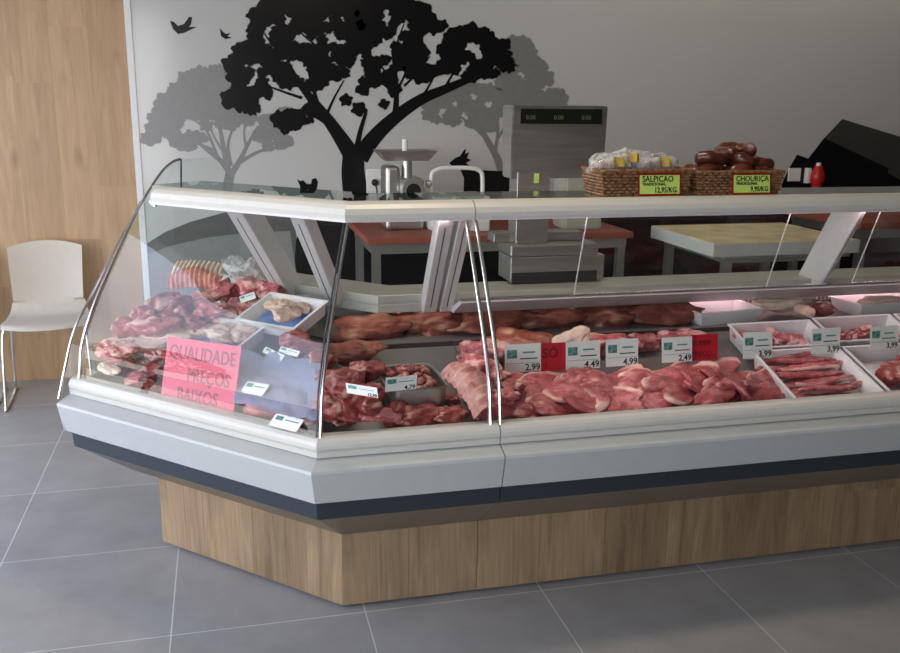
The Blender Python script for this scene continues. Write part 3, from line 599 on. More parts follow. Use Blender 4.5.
def chunk_mesh(name, seed, l, w_, h, lump=0.35, sub=4, fat=0.15):
    r_ = random.Random(seed); bm = bmesh.new(); bmesh.ops.create_icosphere(bm, subdivisions=sub, radius=1.0); off = Vector((seed*2.3, seed, 5))
    for v in bm.verts:
        c = v.co.copy(); n = noise.noise(c*1.5+off)+0.45*noise.noise(c*3.6+off)
        k = 1+lump*n
        v.co = Vector((c.x*l/2*k, c.y*w_/2*k, math.copysign(abs(c.z)**0.8, c.z)*h/2*k))
    for f in bm.faces:
        c = f.calc_center_median(); f.smooth = True
    vals = [max(0, min(1, (noise.noise(Vector((v.co.x*14, v.co.y*26, v.co.z*20))+off)+0.4*noise.noise(v.co*70+off)-(0.38-fat))/0.14)) for v in bm.verts]
    me = bpy.data.meshes.new(name); bm.to_mesh(me); bm.free(); at_ = me.attributes.new('fat', 'FLOAT', 'POINT'); at_.data.foreach_set('value', vals); return me
def mset(fn, name, mats, specs):
    out = []
    for i, sp in enumerate(specs):
        me = fn(name, 10+i*7, *sp)
        for m in mats: me.materials.append(m)
        out.append(me)
    return out
CHOPS = mset(slab_mesh, 'pork_steak', (MT['pork'], MT['fat']), [(.165, .105, .018, .4, .3, .45), (.150, .095, .02, -.5, .2, .3), (.175, .090, .017, .6, .35, .5), (.140, .105, .019, -.3, .3, .4), (.185, .095, .017, .4, .4, .5), (.155, .085, .02, .2, .3, .35), (.15, .11, .018, -.7, .35, .45)])
STRIPS = mset(slab_mesh, 'pork_strip', (MT['pork'], MT['fat']), [(.235, .034, .018, .2, .10, .5), (.22, .036, .016, -.3, .12, .5), (.24, .032, .018, .3, .14, .6), (.20, .038, .018, .1, .1, .5)])
LOINS = mset(slab_mesh, 'pork_fillet', (MT['pork'], MT['fat']), [(.22, .065, .020, .7, .2, .55), (.20, .06, .022, -.6, .25, .6), (.23, .062, .019, .6, .25, .6)])
BEEF = mset(chunk_mesh, 'beef_cut', (MT['beef'], MT['fat']), [(.16, .12, .09, .4, 4, .06), (.13, .11, .10, .35, 4, .03), (.19, .10, .07, .4, 4, .08), (.12, .09, .06, .5, 4, .1)])
DICE = mset(chunk_mesh, 'diced_meat', (MT['beef'], MT['fat']), [(.036, .028, .022, .4, 2, .12), (.042, .026, .024, .5, 2, .16), (.032, .032, .022, .4, 2, .05)])
PORKC = mset(chunk_mesh, 'pork_cut', (MT['pork'], MT['pale_fat']), [(.20, .12, .08, .45, 4, .20), (.16, .12, .07, .5, 4, .12), (.24, .11, .07, .5, 4, .25), (.13, .10, .06, .5, 4, .15)])
PALE = mset(chunk_mesh, 'pork_belly', (MT['pale_fat'], MT['rib']), [(.28, .10, .05, .35, 4, .10), (.22, .09, .05, .4, 4, .1)])
BIRD = mset(chunk_mesh, 'poultry_piece', (MT['chicken'], MT['chicken']), [(.14, .09, .06, .35), (.12, .08, .055, .45), (.10, .07, .05, .3)])
BROWN = mset(chunk_mesh, 'brown_meat_cut', (MT['brown_meat'], MT['fat']), [(.34, .20, .10, .45, 4, -.1), (.30, .19, .11, .5, 4, -.0), (.38, .18, .10, .45, 4, -.1)])
def glass_o(z):
    if z < 0.672: return 0.150
    for (a, b_), (c_, d) in zip(GP[:-1], GP[1:]):
        if b_ <= z <= d: return a+(c_-a)*(z-b_)/(d-b_)-0.014
    return -0.14
def keep_inside(o):
    """slide a piece back until no point of it passes through the front glass or the lower rail"""
    M = Matrix.LocRotScale(o.location, o.rotation_euler, o.scale); worst = {0: 0.0, 1: 0.0}; end = 0.0
    for v in o.data.vertices:
        p = M @ v.co; g_ = glass_o(p.z)
        worst[0] = max(worst[0], (YB-p.y)-g_); worst[1] = max(worst[1], (p-B0).dot(ND)-g_); end = max(end, (p-B0).dot(DD)-(SE-0.012))
    o.location = Vector(o.location)+Vector((0, worst[0], 0))-ND*max(0, worst[1])-DD*end
def lay(meshes, k, loc, rz=0, tilt=(0, 0), sc=1.0, name=None, label='', cat='meat', group=None):
    me = meshes[k % len(meshes)]; o = bpy.data.objects.new(name or me.name.split('.')[0], me); COL.objects.link(o)
    o.location = loc; o.rotation_euler = (tilt[0], tilt[1], rz); o.scale = (sc, sc, sc)
    keep_inside(o); return tag(o, label, cat, group)

# ---- steaks lying overlapped in the middle of the straight case
TAGX = [('2,99', 0.935), ('4,49', 1.145), ('4,99', 1.285), ('2,49', 1.487)]
def deckz(y): return 0.602+(y-(YB-0.165))*0.33
def near(x):
    return min(TAGX, key=lambda t_: abs(t_[1]-x))[0]
rnd = random.Random(5); k = 0; used = {}
rows = [(2.512, 'front', 'against the glass'), (2.568, 'second', 'second row'), (2.622, 'middle', 'in mid heap'), (2.668, 'fourth', 'fourth row'), (2.70, 'rear', 'rearmost row')]
look = ['pale raw pork steak', 'pink raw pork steak', 'thick raw pork steak', 'long raw pork steak', 'rounded raw pork steak', 'fat-rimmed raw pork steak', 'curved raw pork steak']
for ri, (y, rn, rtxt) in enumerate(rows):
    x = 0.80+0.04*(ri % 2)
    while x < 1.77-0.005*ri:
        rz = rnd.uniform(-0.4, 0.6) if x < 1.45 else rnd.uniform(0.35, 0.7)
        kk = rnd.randrange(7); seq = used.get((rn, near(x)), 0); used[(rn, near(x))] = seq+1
        lab = look[kk]+' %s, %s the %s card' % (rtxt, ('below', 'next along from below', 'two along from below')[min(seq, 2)], near(x))
        ms = LOINS if x > 1.46 and rnd.random() < .7 else CHOPS
        if ms is LOINS: lab = lab.replace('raw pork steak', 'raw pork fillet')
        lay(ms, kk, (x, y, deckz(y)+(0.040, .042, .040, .034, .027)[ri]+rnd.uniform(0, .008)), rz, (rnd.uniform(.28, .68), rnd.uniform(-.3, .3)), rnd.uniform(.98, 1.22), label=lab, group='pork steaks heaped in the straight case')
        x += rnd.uniform(0.10, 0.135)
# pale folded piece standing up behind the cards
lay(PALE, 1, (1.14, 2.86, 0.80), 0.4, (0.6, -0.3), 0.85, name='pork_belly', label='pale folded fatty pork piece rising behind the 4,49 card', cat='meat')

# ---- white trays
def tray(name, label, c, lx, ly, h, rz=0, m='tray_white', tiltx=0.0, group=None):
    t = thing(name, label, 'tray', c, rz, group); t.rotation_euler = (tiltx, 0, rz)
    bm = bmesh.new(); fl = 0.012; th = 0.003
    prof = [(0, 0), (fl, h), (fl+0.010, h), (fl+0.010, h-0.004), (fl+0.003, h-0.004), (0.003, -0.003)]
    def ring(i, o, z): sx_, sy_ = ((-1, -1), (1, -1), (1, 1), (-1, 1))[i]; return Vector((sx_*(lx/2-0.022+o), sy_*(ly/2-0.022+o), z))
    rings = [[bm.verts.new(ring(i, o, z)) for o, z in prof] for i in range(4)]; n = len(prof)
    for i in range(4):
        A, Bq = rings[i], rings[(i+1) % 4]
        for j in range(n-1): bm.faces.new((A[j], A[j+1], Bq[j+1], Bq[j]))
    bm.faces.new([r_[0] for r_ in rings]); bm.faces.new([r_[-1] for r_ in rings][::-1])
    obj('tray_body', bm, MT[m], t); return t
slope = math.atan(0.33)
def tr(xc, yc, lx, ly, label, h=0.06, nm='meat_tray'):
    return tray(nm, label, (xc, yc, deckz(yc)+0.004), lx, ly, h, 0, tiltx=slope, group='white trays in the straight case')
tr(1.955, 2.625, 0.345, 0.31, 'white tray of pork strips in the front row under the 3,99 cards')
tr(2.315, 2.625, 0.345, 0.30, 'white front-row tray of rounded red cuts beside the tray of pork strips')
tr(2.675, 2.625, 0.345, 0.30, 'white front-row tray at the far end of the meat row')
tr(1.955, 2.865, 0.345, 0.17, 'white rear-row tray of small red pieces behind the tray of pork strips')
tr(2.315, 2.875, 0.345, 0.17, 'white rear-row tray behind the tray of rounded red cuts')
tr(2.675, 2.875, 0.345, 0.17, 'white rear-row tray behind the far end tray')
rnd = random.Random(9)
for layer in range(2):
    for j in range(6):
        y = 2.535+j*0.041+layer*0.018
        for q in (0, 1) if layer == 0 else (0,):
            lay(STRIPS, rnd.randrange(4), (1.905+q*0.10+rnd.uniform(-.015, .015)+layer*.045, y, deckz(y)+0.026+layer*0.017+rnd.uniform(0, .004)), rnd.uniform(-.10, .10)+(math.pi if rnd.random() > .5 else 0), (rnd.uniform(.1, .5)*0, 0), 1.05,
                label='long fatty pork strip in the white tray, %s, %s layer' % (('nearest the glass', 'second from the glass', 'third from the glass', 'fourth from the glass', 'fifth from the glass', 'farthest from the glass')[j], ('lower', 'upper')[layer]),
                group='pork strips in the white tray')
def tray_fill(meshes, xc, yc, wx, wy, n, z0, sc, label, group, seed, cat='meat'):
    r_ = random.Random(seed)
    for i in range(n):
        lay(meshes, r_.randrange(9), (xc+r_.uniform(-wx, wx), yc+r_.uniform(-wy, wy), z0+deckz(yc)+r_.uniform(0, .022)), r_.uniform(0, 6), (r_.uniform(-.4, .4), r_.uniform(-.3, .3)), sc*r_.uniform(.85, 1.1), label=label, cat=cat, group=group)
tray_fill(BEEF, 2.31, 2.62, .10, .09, 12, .035, .72, 'rounded red cut in the white tray beside the pork strips', 'red cuts in the second front tray', 2)
tray_fill(CHOPS, 2.66, 2.62, .10, .09, 7, .03, .7, 'pork steak in the white tray at the far end of the row', 'steaks in the far end tray', 3)
tray_fill(PORKC, 1.93, 2.86, .12, .05, 16, .030, .42, 'small red pork piece in the rear tray behind the strips', 'pieces in the rear tray behind the strips', 4)
tray_fill(PORKC, 2.29, 2.86, .12, .05, 15, .028, .42, 'small pork piece in the rear tray behind the red cuts', 'pieces in the rear tray behind the red cuts', 5)
tray_fill(BEEF, 2.66, 2.87, .12, .05, 12, .03, .5, 'small red cut in the rear tray at the far end', 'pieces in the rear far end tray', 6)
# ---- rear deck: dark cuts, belly with a rolled end, more trays
rnd = random.Random(21); x = 0.50; i = 0
rear_labels = ['dark brown meat cut on the rear deck above the rib rack', 'dark brown meat cut on the rear deck behind the chrome strips', 'broad brown meat cut on the rear deck above the 2,99 card', 'brown meat cut lying behind the pale folded piece', 'long brown meat cut on the rear deck above the 4,99 card', 'brown cut on the rear deck before the first rear tray']
while x < 1.72 and i < 6:
    lay(BROWN, i, (x, 3.15+rnd.uniform(-.02, .02), 0.815), rnd.uniform(-.4, .4), (0, 0), 0.86, label=rear_labels[i]); x += 0.225; i += 1
rnd = random.Random(31)
for q, (xx, lab) in enumerate([(0.84, 'reddish meat cut behind the divider and the 2,99 card'), (0.98, 'reddish meat cut behind the divider beside the pale folded piece'), (1.30, 'reddish meat cut behind the divider above the 4,99 card'), (1.44, 'orange-tinged meat cut behind the divider near the 2,49 card'), (1.58, 'reddish meat cut behind the divider above the small red card')]):
    lay(PORKC if q != 1 else BROWN, q, (xx, 2.90, 0.768), rnd.uniform(-.4, .4), (.3, 0), 0.85, label=lab)
tray('rear_tray', 'pale empty-looking tray on the rear deck above the small red card', (1.86, 3.13, 0.784), 0.30, 0.20, 0.05, 0.12, 'tray_white', group='pale trays on the rear deck')
lay(PALE, 0, (2.14, 3.13, 0.83), 0.1, (0, 0), 1.0, label='pale pork belly roll on the rear deck by the thick glass support', cat='meat')
lay(PORKC, 1, (2.30, 3.09, 0.81), 0.1, (0, 0), 0.7, label='pink pork piece on the rear deck beside the belly roll', cat='meat')
tray('rear_tray', 'pale tray with a pink cut on the rear deck beyond the glass support', (2.60, 3.13, 0.784), 0.36, 0.20, 0.05, 0.05, 'tray_white', group='pale trays on the rear deck')
lay(PALE, 1, (2.60, 3.12, 0.82), 0.0, (0, 0), 0.9, label='pale pork belly lying in the rear tray beyond the glass support', cat='meat')
bm = bmesh.new(); lathe(bm, [(0.022, 0), (0.025, -0.006), (0.020, -0.08), (0.0, -0.084)][::1], axis='Y'); me = None
o = obj('meat_roll', bm, [MT['fat']], None, True); o.location = (2.17, 3.06, 0.825); tag(o, 'rolled cut with a dark centre at the end of the pale pork belly', 'meat')
bm = bmesh.new(); lathe(bm, [(0.014, -0.001), (0.015, 0.003), (0.004, 0.004)][::-1], axis='Y'); obj('roll_centre', bm, MT['beef'], o, True).scale = (1, -1, 1)

# ---- corner: beef, steel pan, ribs
def rib_rack(name, label, loc, rot, n=8, L=0.26, W_=0.12, th=0.03, bones=False):
    t = thing(name, label, 'ribs', loc); t.rotation_euler = rot
    bm = bmesh.new(); nx, ny = n*6, 10
    top = [[None]*(ny+1) for _ in range(nx+1)]; bot = [[None]*(ny+1) for _ in range(nx+1)]
    for i in range(nx+1):
        for j in range(ny+1):
            u = i/nx; v = j/ny; x = (u-.5)*L; y = (v-.5)*W_*(1-.25*abs(u-.5)*2)+0.02*math.sin(u*3); c = math.sin(v*math.pi)*0.03+math.sin(u*math.pi)*0.02
            e_ = min(1, 4*min(u, 1-u, v, 1-v)+.25)
            z = c+0.006*math.cos(u*n*2*math.pi)+0.004*noise.noise(Vector((x, y, 0))*40)
            top[i][j] = bm.verts.new((x, y, z+th/2*e_)); bot[i][j] = bm.verts.new((x, y, z-th/2*e_))
    for i in range(nx):
        for j in range(ny):
            bm.faces.new((top[i][j], top[i+1][j], top[i+1][j+1], top[i][j+1])); bm.faces.new((bot[i][j], bot[i][j+1], bot[i+1][j+1], bot[i+1][j]))
    for i in range(nx):
        for j in (0, ny): bm.faces.new((top[i][j], bot[i][j], bot[i+1][j], top[i+1][j]))
    for j in range(ny):
        for i in (0, nx): bm.faces.new((top[i][j], top[i][j+1], bot[i][j+1], bot[i][j]))
    obj('rib_meat', bm, MT['rib'], t, True)
    for k_ in range(n if bones else 0):
        u = (k_+.5)/n; x = (u-.5)*L*.96; bm = bmesh.new()
        zc = math.sin(u*math.pi)*0.02
        tube(bm, smooth_path([(x, W_*.25, zc+0.02), (x+.002, W_*.60, zc+0.016), (x+.006, W_*1.0, zc-0.004)], 4), [.0055]*9, 8); obj('rib_bone', bm, MT['bone'], t, True)
    return t
zf = 0.70
p = atz(338, 398, 0.74)
lay(BEEF, 0, atz(343, 385, 0.78), 1.2, (0, .3), 1.05, label='large dark red beef joint standing behind the corner price card', cat='meat')
lay(BEEF, 1, atz(352, 408, 0.74), 0.4, (0, 0), 1.0, label='dark beef block directly under the corner price card', cat='meat')
lay(BEEF, 1, atz(331, 405, 0.73), 2.2, (0, 0), 0.85, label='marbled round beef cut close to the chrome corner strip', cat='meat')
lay(BEEF, 3, atz(328, 379, 0.77), 0.2, (0, 0), 0.9, label='pale red beef cut above the marbled round one at the corner', cat='meat')
lay(BEEF, 3, atz(372, 396, 0.76), 1.0, (0, 0), .85, label='dark beef cut between the beef joint and steel pan', cat='meat')
lay(LOINS, 0, atz(352, 423, 0.70), 0.25, (.3, 0), 0.9, label='curved fat-edged flank piece along the glass near the corner', cat='meat')
lay(LOINS, 1, atz(385, 421, 0.70), 0.05, (.3, 0), 0.9, label='fat-edged flank piece along the glass below the curled strips', cat='meat')
lay(DICE, 1, atz(375, 410, 0.73), .5, (0, 0), 1.6, label='curled strip of trimmed meat in front of the steel pan', cat='meat')
lay(DICE, 0, atz(367, 411, 0.73), 1.5, (0, 0), 1.4, label='small curled trimming beside the dark beef block', cat='meat')
lay(BEEF, 2, atz(425, 421, 0.68), 0.25, (.1, 0), .8, label='long red flank piece lying in front of the steel pan', cat='meat')
lay(BEEF, 2, atz(455, 419, 0.68), 0.1, (.1, 0), .6, label='red flank piece between the pan and the rib rack', cat='meat')
lay(BEEF, 3, atz(330, 425, 0.70), 1.3, (.2, 0), .7, label='small red end piece at the foot of the corner strip', cat='meat')
lay(BEEF, 0, atz(342, 428, 0.69), .3, (.2, 0), .5, label='small red scrap against the glass near the corner', cat='meat')
rib_rack('rib_rack', 'pale pink rack of ribs leaning against the glass beside the chrome strips', atz(468, 396, 0.735)+Vector((0.01, 0.035, 0)), (0.32, 0.50, R(-68)), 7, 0.20, 0.11, 0.026)
for q, (a_, b_, lab) in enumerate([(488, 378, 'pink pork cut behind the rib rack near the divider'), (512, 388, 'pink pork cut between the chrome strips and the steaks'), (497, 415, 'pink pork cut against the glass between the two chrome strips'), (516, 408, 'pink pork cut just beyond the second chrome strip')]):
    lay(PORKC, q, atz(a_, b_, 0.73), q*1.1, (0, 0), .62, label=lab)
for q, (ms, a_, b_, zz, sc__, lab) in enumerate([(BROWN, 348, 352, .79, .6, 'brown cut behind the divider near the corner strip'), (BEEF, 322, 362, .80, .7, 'small dark cut high beside the corner strip'), (PORKC, 480, 366, .78, .8, 'pink cut behind the rib rack under the divider'), (BEEF, 449, 400, .69, .55, 'dark cut between the steel pan and rib rack'),
                               (BEEF, 366, 372, .77, .8, 'dark red cut behind the steel pan corner'), (BEEF, 395, 416, .68, .8, 'dark red cut under the front of the steel pan')]):
    lay(ms, q, atz(a_, b_, zz), q*.9, (0.1, 0), sc__, label=lab)
# steel pan of diced meat
PC = Vector((0.548, 2.70, 0.680)); pan = thing('steel_pan', 'rectangular stainless steel pan filled with diced meat near the corner', 'pan', PC, 0.02)
def rrect(lx, ly, r_, z, n=6):
    out = []
    for cx, cy, a0 in ((lx/2-r_, ly/2-r_, 0), (-lx/2+r_, ly/2-r_, 90), (-lx/2+r_, -ly/2+r_, 180), (lx/2-r_, -ly/2+r_, 270)):
        for i in range(n+1): a = R(a0+90*i/n); out.append(Vector((cx+r_*math.cos(a), cy+r_*math.sin(a), z)))
    return out
bm = bmesh.new(); lv = [(0.165, 0.235, .03, 0.0), (0.177, 0.250, .035, 0.076), (0.195, 0.268, .042, 0.080), (0.195, 0.268, .042, 0.077), (0.183, 0.256, .036, 0.072), (0.170, 0.240, .03, -0.003)]
rg = [[bm.verts.new(p) for p in rrect(*l)] for l in lv]
for A, Bq in zip(rg[:-1], rg[1:]):
    for i in range(len(A)): bm.faces.new((A[i], A[(i+1) % len(A)], Bq[(i+1) % len(A)], Bq[i]))
bm.faces.new(rg[0]); bm.faces.new(rg[-1][::-1]); obj('pan_body', bm, MT['steel'], pan, True)
rnd = random.Random(3)
for i in range(46):
    a, b_ = rnd.uniform(-.066, .066), rnd.uniform(-.10, .10); hgt = 0.064+0.032*(1-(a/.085)**2)*(1-(b_/.1)**2)+rnd.uniform(-.006, .006)
    lay(DICE, i, PC+Vector((a, b_, hgt)), rnd.uniform(0, 6), (rnd.uniform(-1, 1), rnd.uniform(-1, 1)), rnd.uniform(.8, 1.1), label='small piece of diced red meat in the steel pan', cat='diced meat', group='diced meat in the steel pan')

# ---- angled section
def heap(px, py, lift=0.0, a=0.672, k_=0.41):
    """point on the sloping heap of the angled section under a pixel"""
    n = Vector((0, 0, 1))+ND*k_; c = (a+lift)+k_*0.19+k_*B0.dot(ND)
    return hit(px, py, n, c)
AD = R(-45)
dl = [(BEEF, 0, 128, 300, 1.0, 'dark red meat joint near the end glass at the back of the heap'), (BEEF, 2, 112, 296, 0.8, 'dark red meat piece touching the end glass'), (PORKC, 0, 150, 303, 1.0, 'pinkish shoulder joint below the rack of ribs'),
      (PORKC, 2, 190, 305, 1.0, 'long pinkish breast joint under the rack of ribs'), (PORKC, 1, 222, 292, 1.0, 'ragged pink joint beside the rack of ribs'), (PORKC, 3, 250, 288, 1.1, 'ragged red trimmings joint by the wide glass support'), (PORKC, 1, 268, 292, .8, 'small red joint against the wide glass support'),
      (BEEF, 2, 140, 316, 1.1, 'dark lean joint under the shoulder joint'), (PORKC, 2, 178, 322, 1.0, 'pale pink leg joint in the middle of the heap'), (PORKC, 0, 212, 316, .9, 'pale pink joint above the poultry'), (PORKC, 3, 240, 308, .9, 'pink joint beside the white sky-tinted tray'),
      (BEEF, 3, 120, 322, 1.1, 'dark red piece by the end glass above the belly slabs'), (PORKC, 3, 132, 330, .9, 'red pork piece above the belly slabs'), (PORKC, 1, 112, 340, .8, 'pink piece by the end glass beside the belly slabs'),
      (PALE, 0, 160, 334, 1.0, 'long pale belly slab above the pink sign'), (PALE, 1, 136, 343, 0.95, 'pale belly slab by the end glass'), (PALE, 0, 196, 330, .9, 'upper pale belly slab resting on the long one'),
      (BEEF, 1, 122, 362, .8, 'red steak block behind the lower rail by the end glass'), (BEEF, 3, 136, 378, .8, 'red cut behind the lower rail near the pink sign'), (PORKC, 1, 122, 384, .6, 'pink cut in the lowest corner by the end glass'),
      (PORKC, 1, 150, 372, .8, 'pink cut partly behind the pink sign'), (BEEF, 2, 148, 390, .7, 'dark cut at the foot of the sign by the rail'), (PORKC, 2, 160, 352, .7, 'pale pink cut over the top corner of the pink sign'), (PORKC, 0, 205, 370, .9, 'pork joint behind the middle of the pink sign'), (PORKC, 3, 180, 352, .9, 'pork cut behind the top edge of the pink sign'),
      (BEEF, 1, 296, 345, .9, 'red round joint near the corner strip above the sky-reflection sheet'), (BEEF, 2, 310, 352, .8, 'red joint touching the corner strip'), (PORKC, 0, 270, 405, .9, 'pink wrapped cut behind the lower rail'), (PORKC, 1, 300, 415, .8, 'pink wrapped cut by the corner behind the lower rail'), (PORKC, 2, 285, 385, .8, 'wrapped pork cut under the sky-reflection sheet'), (PORKC, 3, 250, 395, .8, 'pink cut beside the pink sign edge')]
for i, (ms, k_, px_, py_, sc, lab) in enumerate(dl):
    lay(ms, k_, heap(px_, py_, -0.075 if 'sign' in lab and px_ < 215 and py_ > 345 else -0.02, 0.672, 0.41+max(0, min(0.27, (205-px_)*0.0035)) if py_ < 350 else 0.44), AD+((i*1.7) % 1.6-.8), (0.25, 0), sc, label=lab)
for q, (ms, s_, o_, z_, sc__, lab) in enumerate([(PORKC, .90, .10, .755, .75, 'pink joint touching the end glass just above the belly slabs'), (BEEF, .91, .02, .81, .8, 'dark joint against the end glass at mid height'), (PORKC, .90, -.07, .855, .8, 'pink joint against the end glass below the ribs'), (BEEF, .90, -.17, .885, .8, 'dark joint high against the end glass'),
                                          (PORKC, .80, -.02, .83, .8, 'pink joint one step in from the end glass'), (BEEF, .80, -.12, .875, .8, 'dark joint beneath the low end of the ribs'), (PALE, .88, .14, .70, .5, 'short pale piece low against the end glass'), (PORKC, .70, -.17, .875, .8, 'ragged pink joint directly under the ribs')]):
    lay(ms, q, D(s_, o_, z_), AD+q, (0.2, 0), sc__, label=lab)
rib_rack('rib_rack', 'rack of ribs with bare bone ends standing on top of the heap', heap(196, 284, 0.015), (0.95, 0.05, R(-14)), 11, 0.20, 0.09, 0.03, True)
for i, (px_, py_, lab) in enumerate([(246, 262, 'crumpled clear plastic bag of meat beside the rack of ribs')]):
    c = heap(px_, py_+12, 0.03); t = thing('plastic_bag', lab, 'bag', c)
    me = chunk_mesh('bag_film', 77, .14, .10, .12, .7, 3, -1); ob = obj('bag_film', me, MT['bag'], t)
# poultry trays, liners coloured blue for the sky reflected in the glass
def dtray(px_, py_, lx, ly, label, rz, lift, liner=True):
    c = heap(px_, py_, lift); t = tray('poultry_tray', label, c, lx, ly, 0.05, rz, 'tray_white'); t.rotation_euler = (0.30, 0, rz)
    t.rotation_euler = (Matrix.Rotation(rz, 3, 'Z') @ Matrix.Rotation(0.33, 3, 'X')).to_euler()
    bm = bmesh.new(); box(bm, (-lx/2+.024, -ly/2+.024, 0.002), (lx/2-.024, ly/2-.024, 0.006)); obj('sky_tinted_liner', bm, MT['liner_sky_tint'], t, label='liner coloured blue for the reflected sky'); return t, c
t1, c1 = dtray(285, 322, 0.27, 0.20, 'white tray with sky-tinted liner and poultry beside the corner strip', AD, -0.03)
t2, c2 = dtray(225, 345, 0.27, 0.18, 'poultry tray with sky-tinted liner behind the top of the pink sign', AD, -0.045)
rnd = random.Random(8)
for i in range(6):
    lay(BIRD, i, c1+DD*rnd.uniform(-.08, .08)+ND*rnd.uniform(-.05, .05)+Vector((0, 0, .045)), rnd.uniform(0, 6), (0.3, 0), .75, label='pale poultry piece in the tray beside the corner strip', cat='poultry', group='poultry in the tray by the corner')
for i in range(6):
    lay(BIRD, i, c2+DD*rnd.uniform(-.09, .09)+ND*rnd.uniform(-.05, .05)+Vector((0, 0, .045)), rnd.uniform(0, 6), (0.3, 0), .8, label='pale poultry piece in the tray behind the pink sign', cat='poultry', group='poultry in the tray behind the sign')
# added blue sheet that paints the sky's reflection in the angled glass
bm = bmesh.new(); N = 14; G = [[None]*(N+1) for _ in range(N+1)]
q0, q1, q2, q3 = heap(232, 346, .05), heap(323, 362, .05), heap(319, 424, .03), heap(234, 404, .03)
for i in range(N+1):
    for j in range(N+1):
        u, v = i/N, j/N; p = (q0*(1-u)+q1*u)*(1-v)+(q3*(1-u)+q2*u)*v
        G[i][j] = bm.verts.new(p+Vector((0, 0, 0.022*noise.noise(p*16)+0.010*noise.noise(p*45))))
for i in range(N):
    for j in range(N): bm.faces.new((G[i][j], G[i+1][j], G[i+1][j+1], G[i][j+1]))
bmesh.ops.solidify(bm, geom=bm.faces[:], thickness=0.002)
m, nt2, b = nodes('sky_reflection_film'); b.inputs['Base Color'].default_value = (0.30, 0.40, 0.72, 1); b.inputs['Roughness'].default_value = 0.3; b.inputs['Alpha'].default_value = 0.62
n_ = mk(nt2, 'TexNoise', Scale=12.0, Detail=4.0); r_ = mk(nt2, 'ValToRGB'); r_.color_ramp.elements[0].color = (0.34, 0.43, 0.74, 1); r_.color_ramp.elements[1].color = (0.60, 0.64, 0.86, 1)
nt2.links.new(n_.outputs['Fac'], r_.inputs[0]); nt2.links.new(r_.outputs[0], b.inputs['Base Color'])
tag(obj('sky_reflection_sheet', bm, m, None, True), 'added blue sheet painting the reflected sky between the pink sign and corner strip', 'plastic sheet')

# ---- cards
def plate(name, label, cat, BL, BR, TL, th, m, group=None, parent=None):
    """thin upright card from three of its corners; local x right, z up, front face at y<0"""
    ex = (BR-BL).normalized(); ez = (TL-BL); wd = (BR-BL).length; ez = (ez-ex*ez.dot(ex)); hh = ez.length; ez.normalize(); ey = ez.cross(ex)
    t = thing(name, label, cat, BL, 0, group); M = Matrix((ex, ey, ez)).transposed(); t.rotation_euler = M.to_euler()
    obj('card', bbox((0, 0, 0), (wd, th, hh), 0), m, t); return t, wd, hh
def price_card(corners, price, label, plane=2.745, leg=True, name='price_card'):
    (x0, y0), (x1, y1), (x2, y2) = corners     # BL, BR, TL pixels
    BL, BR, TL = aty(x0, y0, plane), aty(x1, y1, plane), aty(x2, y2, plane+0.012)
    BR.z = BL.z; TL.x = BL.x+0.0
    t, wd, hh = plate(name, label, 'price card', BL, BR, TL, 0.0015, MT['card'], 'white price cards')
    obj('picture', bbox((wd*.06, -0.0006, hh*.50), (wd*.34, 0.0, hh*.80)), MT['card_pic'], t)
    obj('print', bbox((wd*.50, -0.0006, hh*.66), (wd*.84, 0, hh*.72)), MT['card_teal'], t)
    obj('print', bbox((wd*.42, -0.0006, hh*.45), (wd*.90, 0, hh*.49)), MT['ink'], t)
    obj('rule', bbox((wd*.04, -0.0006, hh*.31), (wd*.96, 0, hh*.325)), MT['card_teal'], t)
    text(t, price, hh*.33, MT['ink'], (wd*.98, -0.0004, hh*.05), align='RIGHT', bold=0.0006, name='price')
    return t
cards = [((505, 373), (541, 371), (503, 345), '2,99', 'white price card reading 2,99 beside the chrome strips'),
         ((566, 370), (600, 369), (565, 342), '4,49', 'white price card reading 4,49 beside the red card'),
         ((606, 367), (638, 365), (604, 340), '4,99', 'white price card reading 4,99 above the steaks'),
         ((662, 363), (692, 361), (660, 338), '2,49', 'white price card reading 2,49 beside the square red card'),
         ((743, 359), (772, 357), (741, 333), '3,99', 'white card reading 3,99 above the edge of the steaks'),
         ((811, 354), (840, 352), (809, 329), '3,99', 'white card reading 3,99 above the tray of pork strips'),
         ((870, 350), (898, 348), (868, 327), '3,99', 'white card reading 3,99 above the tray of round red cuts')]
for BLp, BRp, TLp, pr, lab in cards: price_card((BLp, BRp, TLp), pr, lab, 2.728 if BLp[0] > 700 else 2.745)
t, wd, hh = plate('red_card', 'red card reading SÓ tucked between two price cards', 'sign', aty(541, 371.5, 2.750), aty(566.5, 370, 2.750), aty(541, 343.5, 2.762), 0.0015, MT['red_card'], 'red offer cards')
text(t, 'SÓ', hh*.48, MT['ink_red'], (wd*.05, -0.0004, hh*.48), bold=0.0006)
text(t, '1', hh*.3, MT['ink_red'], (wd*.12, -0.0004, hh*.12), bold=0.0006)
t, wd, hh = plate('red_card', 'square red card reading SUPER PREÇO above the steaks', 'sign', aty(690.5, 361, 2.756), aty(717.5, 359.5, 2.756), aty(690.5, 335, 2.768), 0.0015, MT['red_card'], 'red offer cards')
text(t, 'SUPER', hh*.28, MT['ink_red'], (wd*.06, -0.0004, hh*.58), bold=0.0004, sx=1.0)
text(t, 'PREÇO', hh*.28, MT['ink_red'], (wd*.04, -0.0004, hh*.16), bold=0.0004, sx=.95)
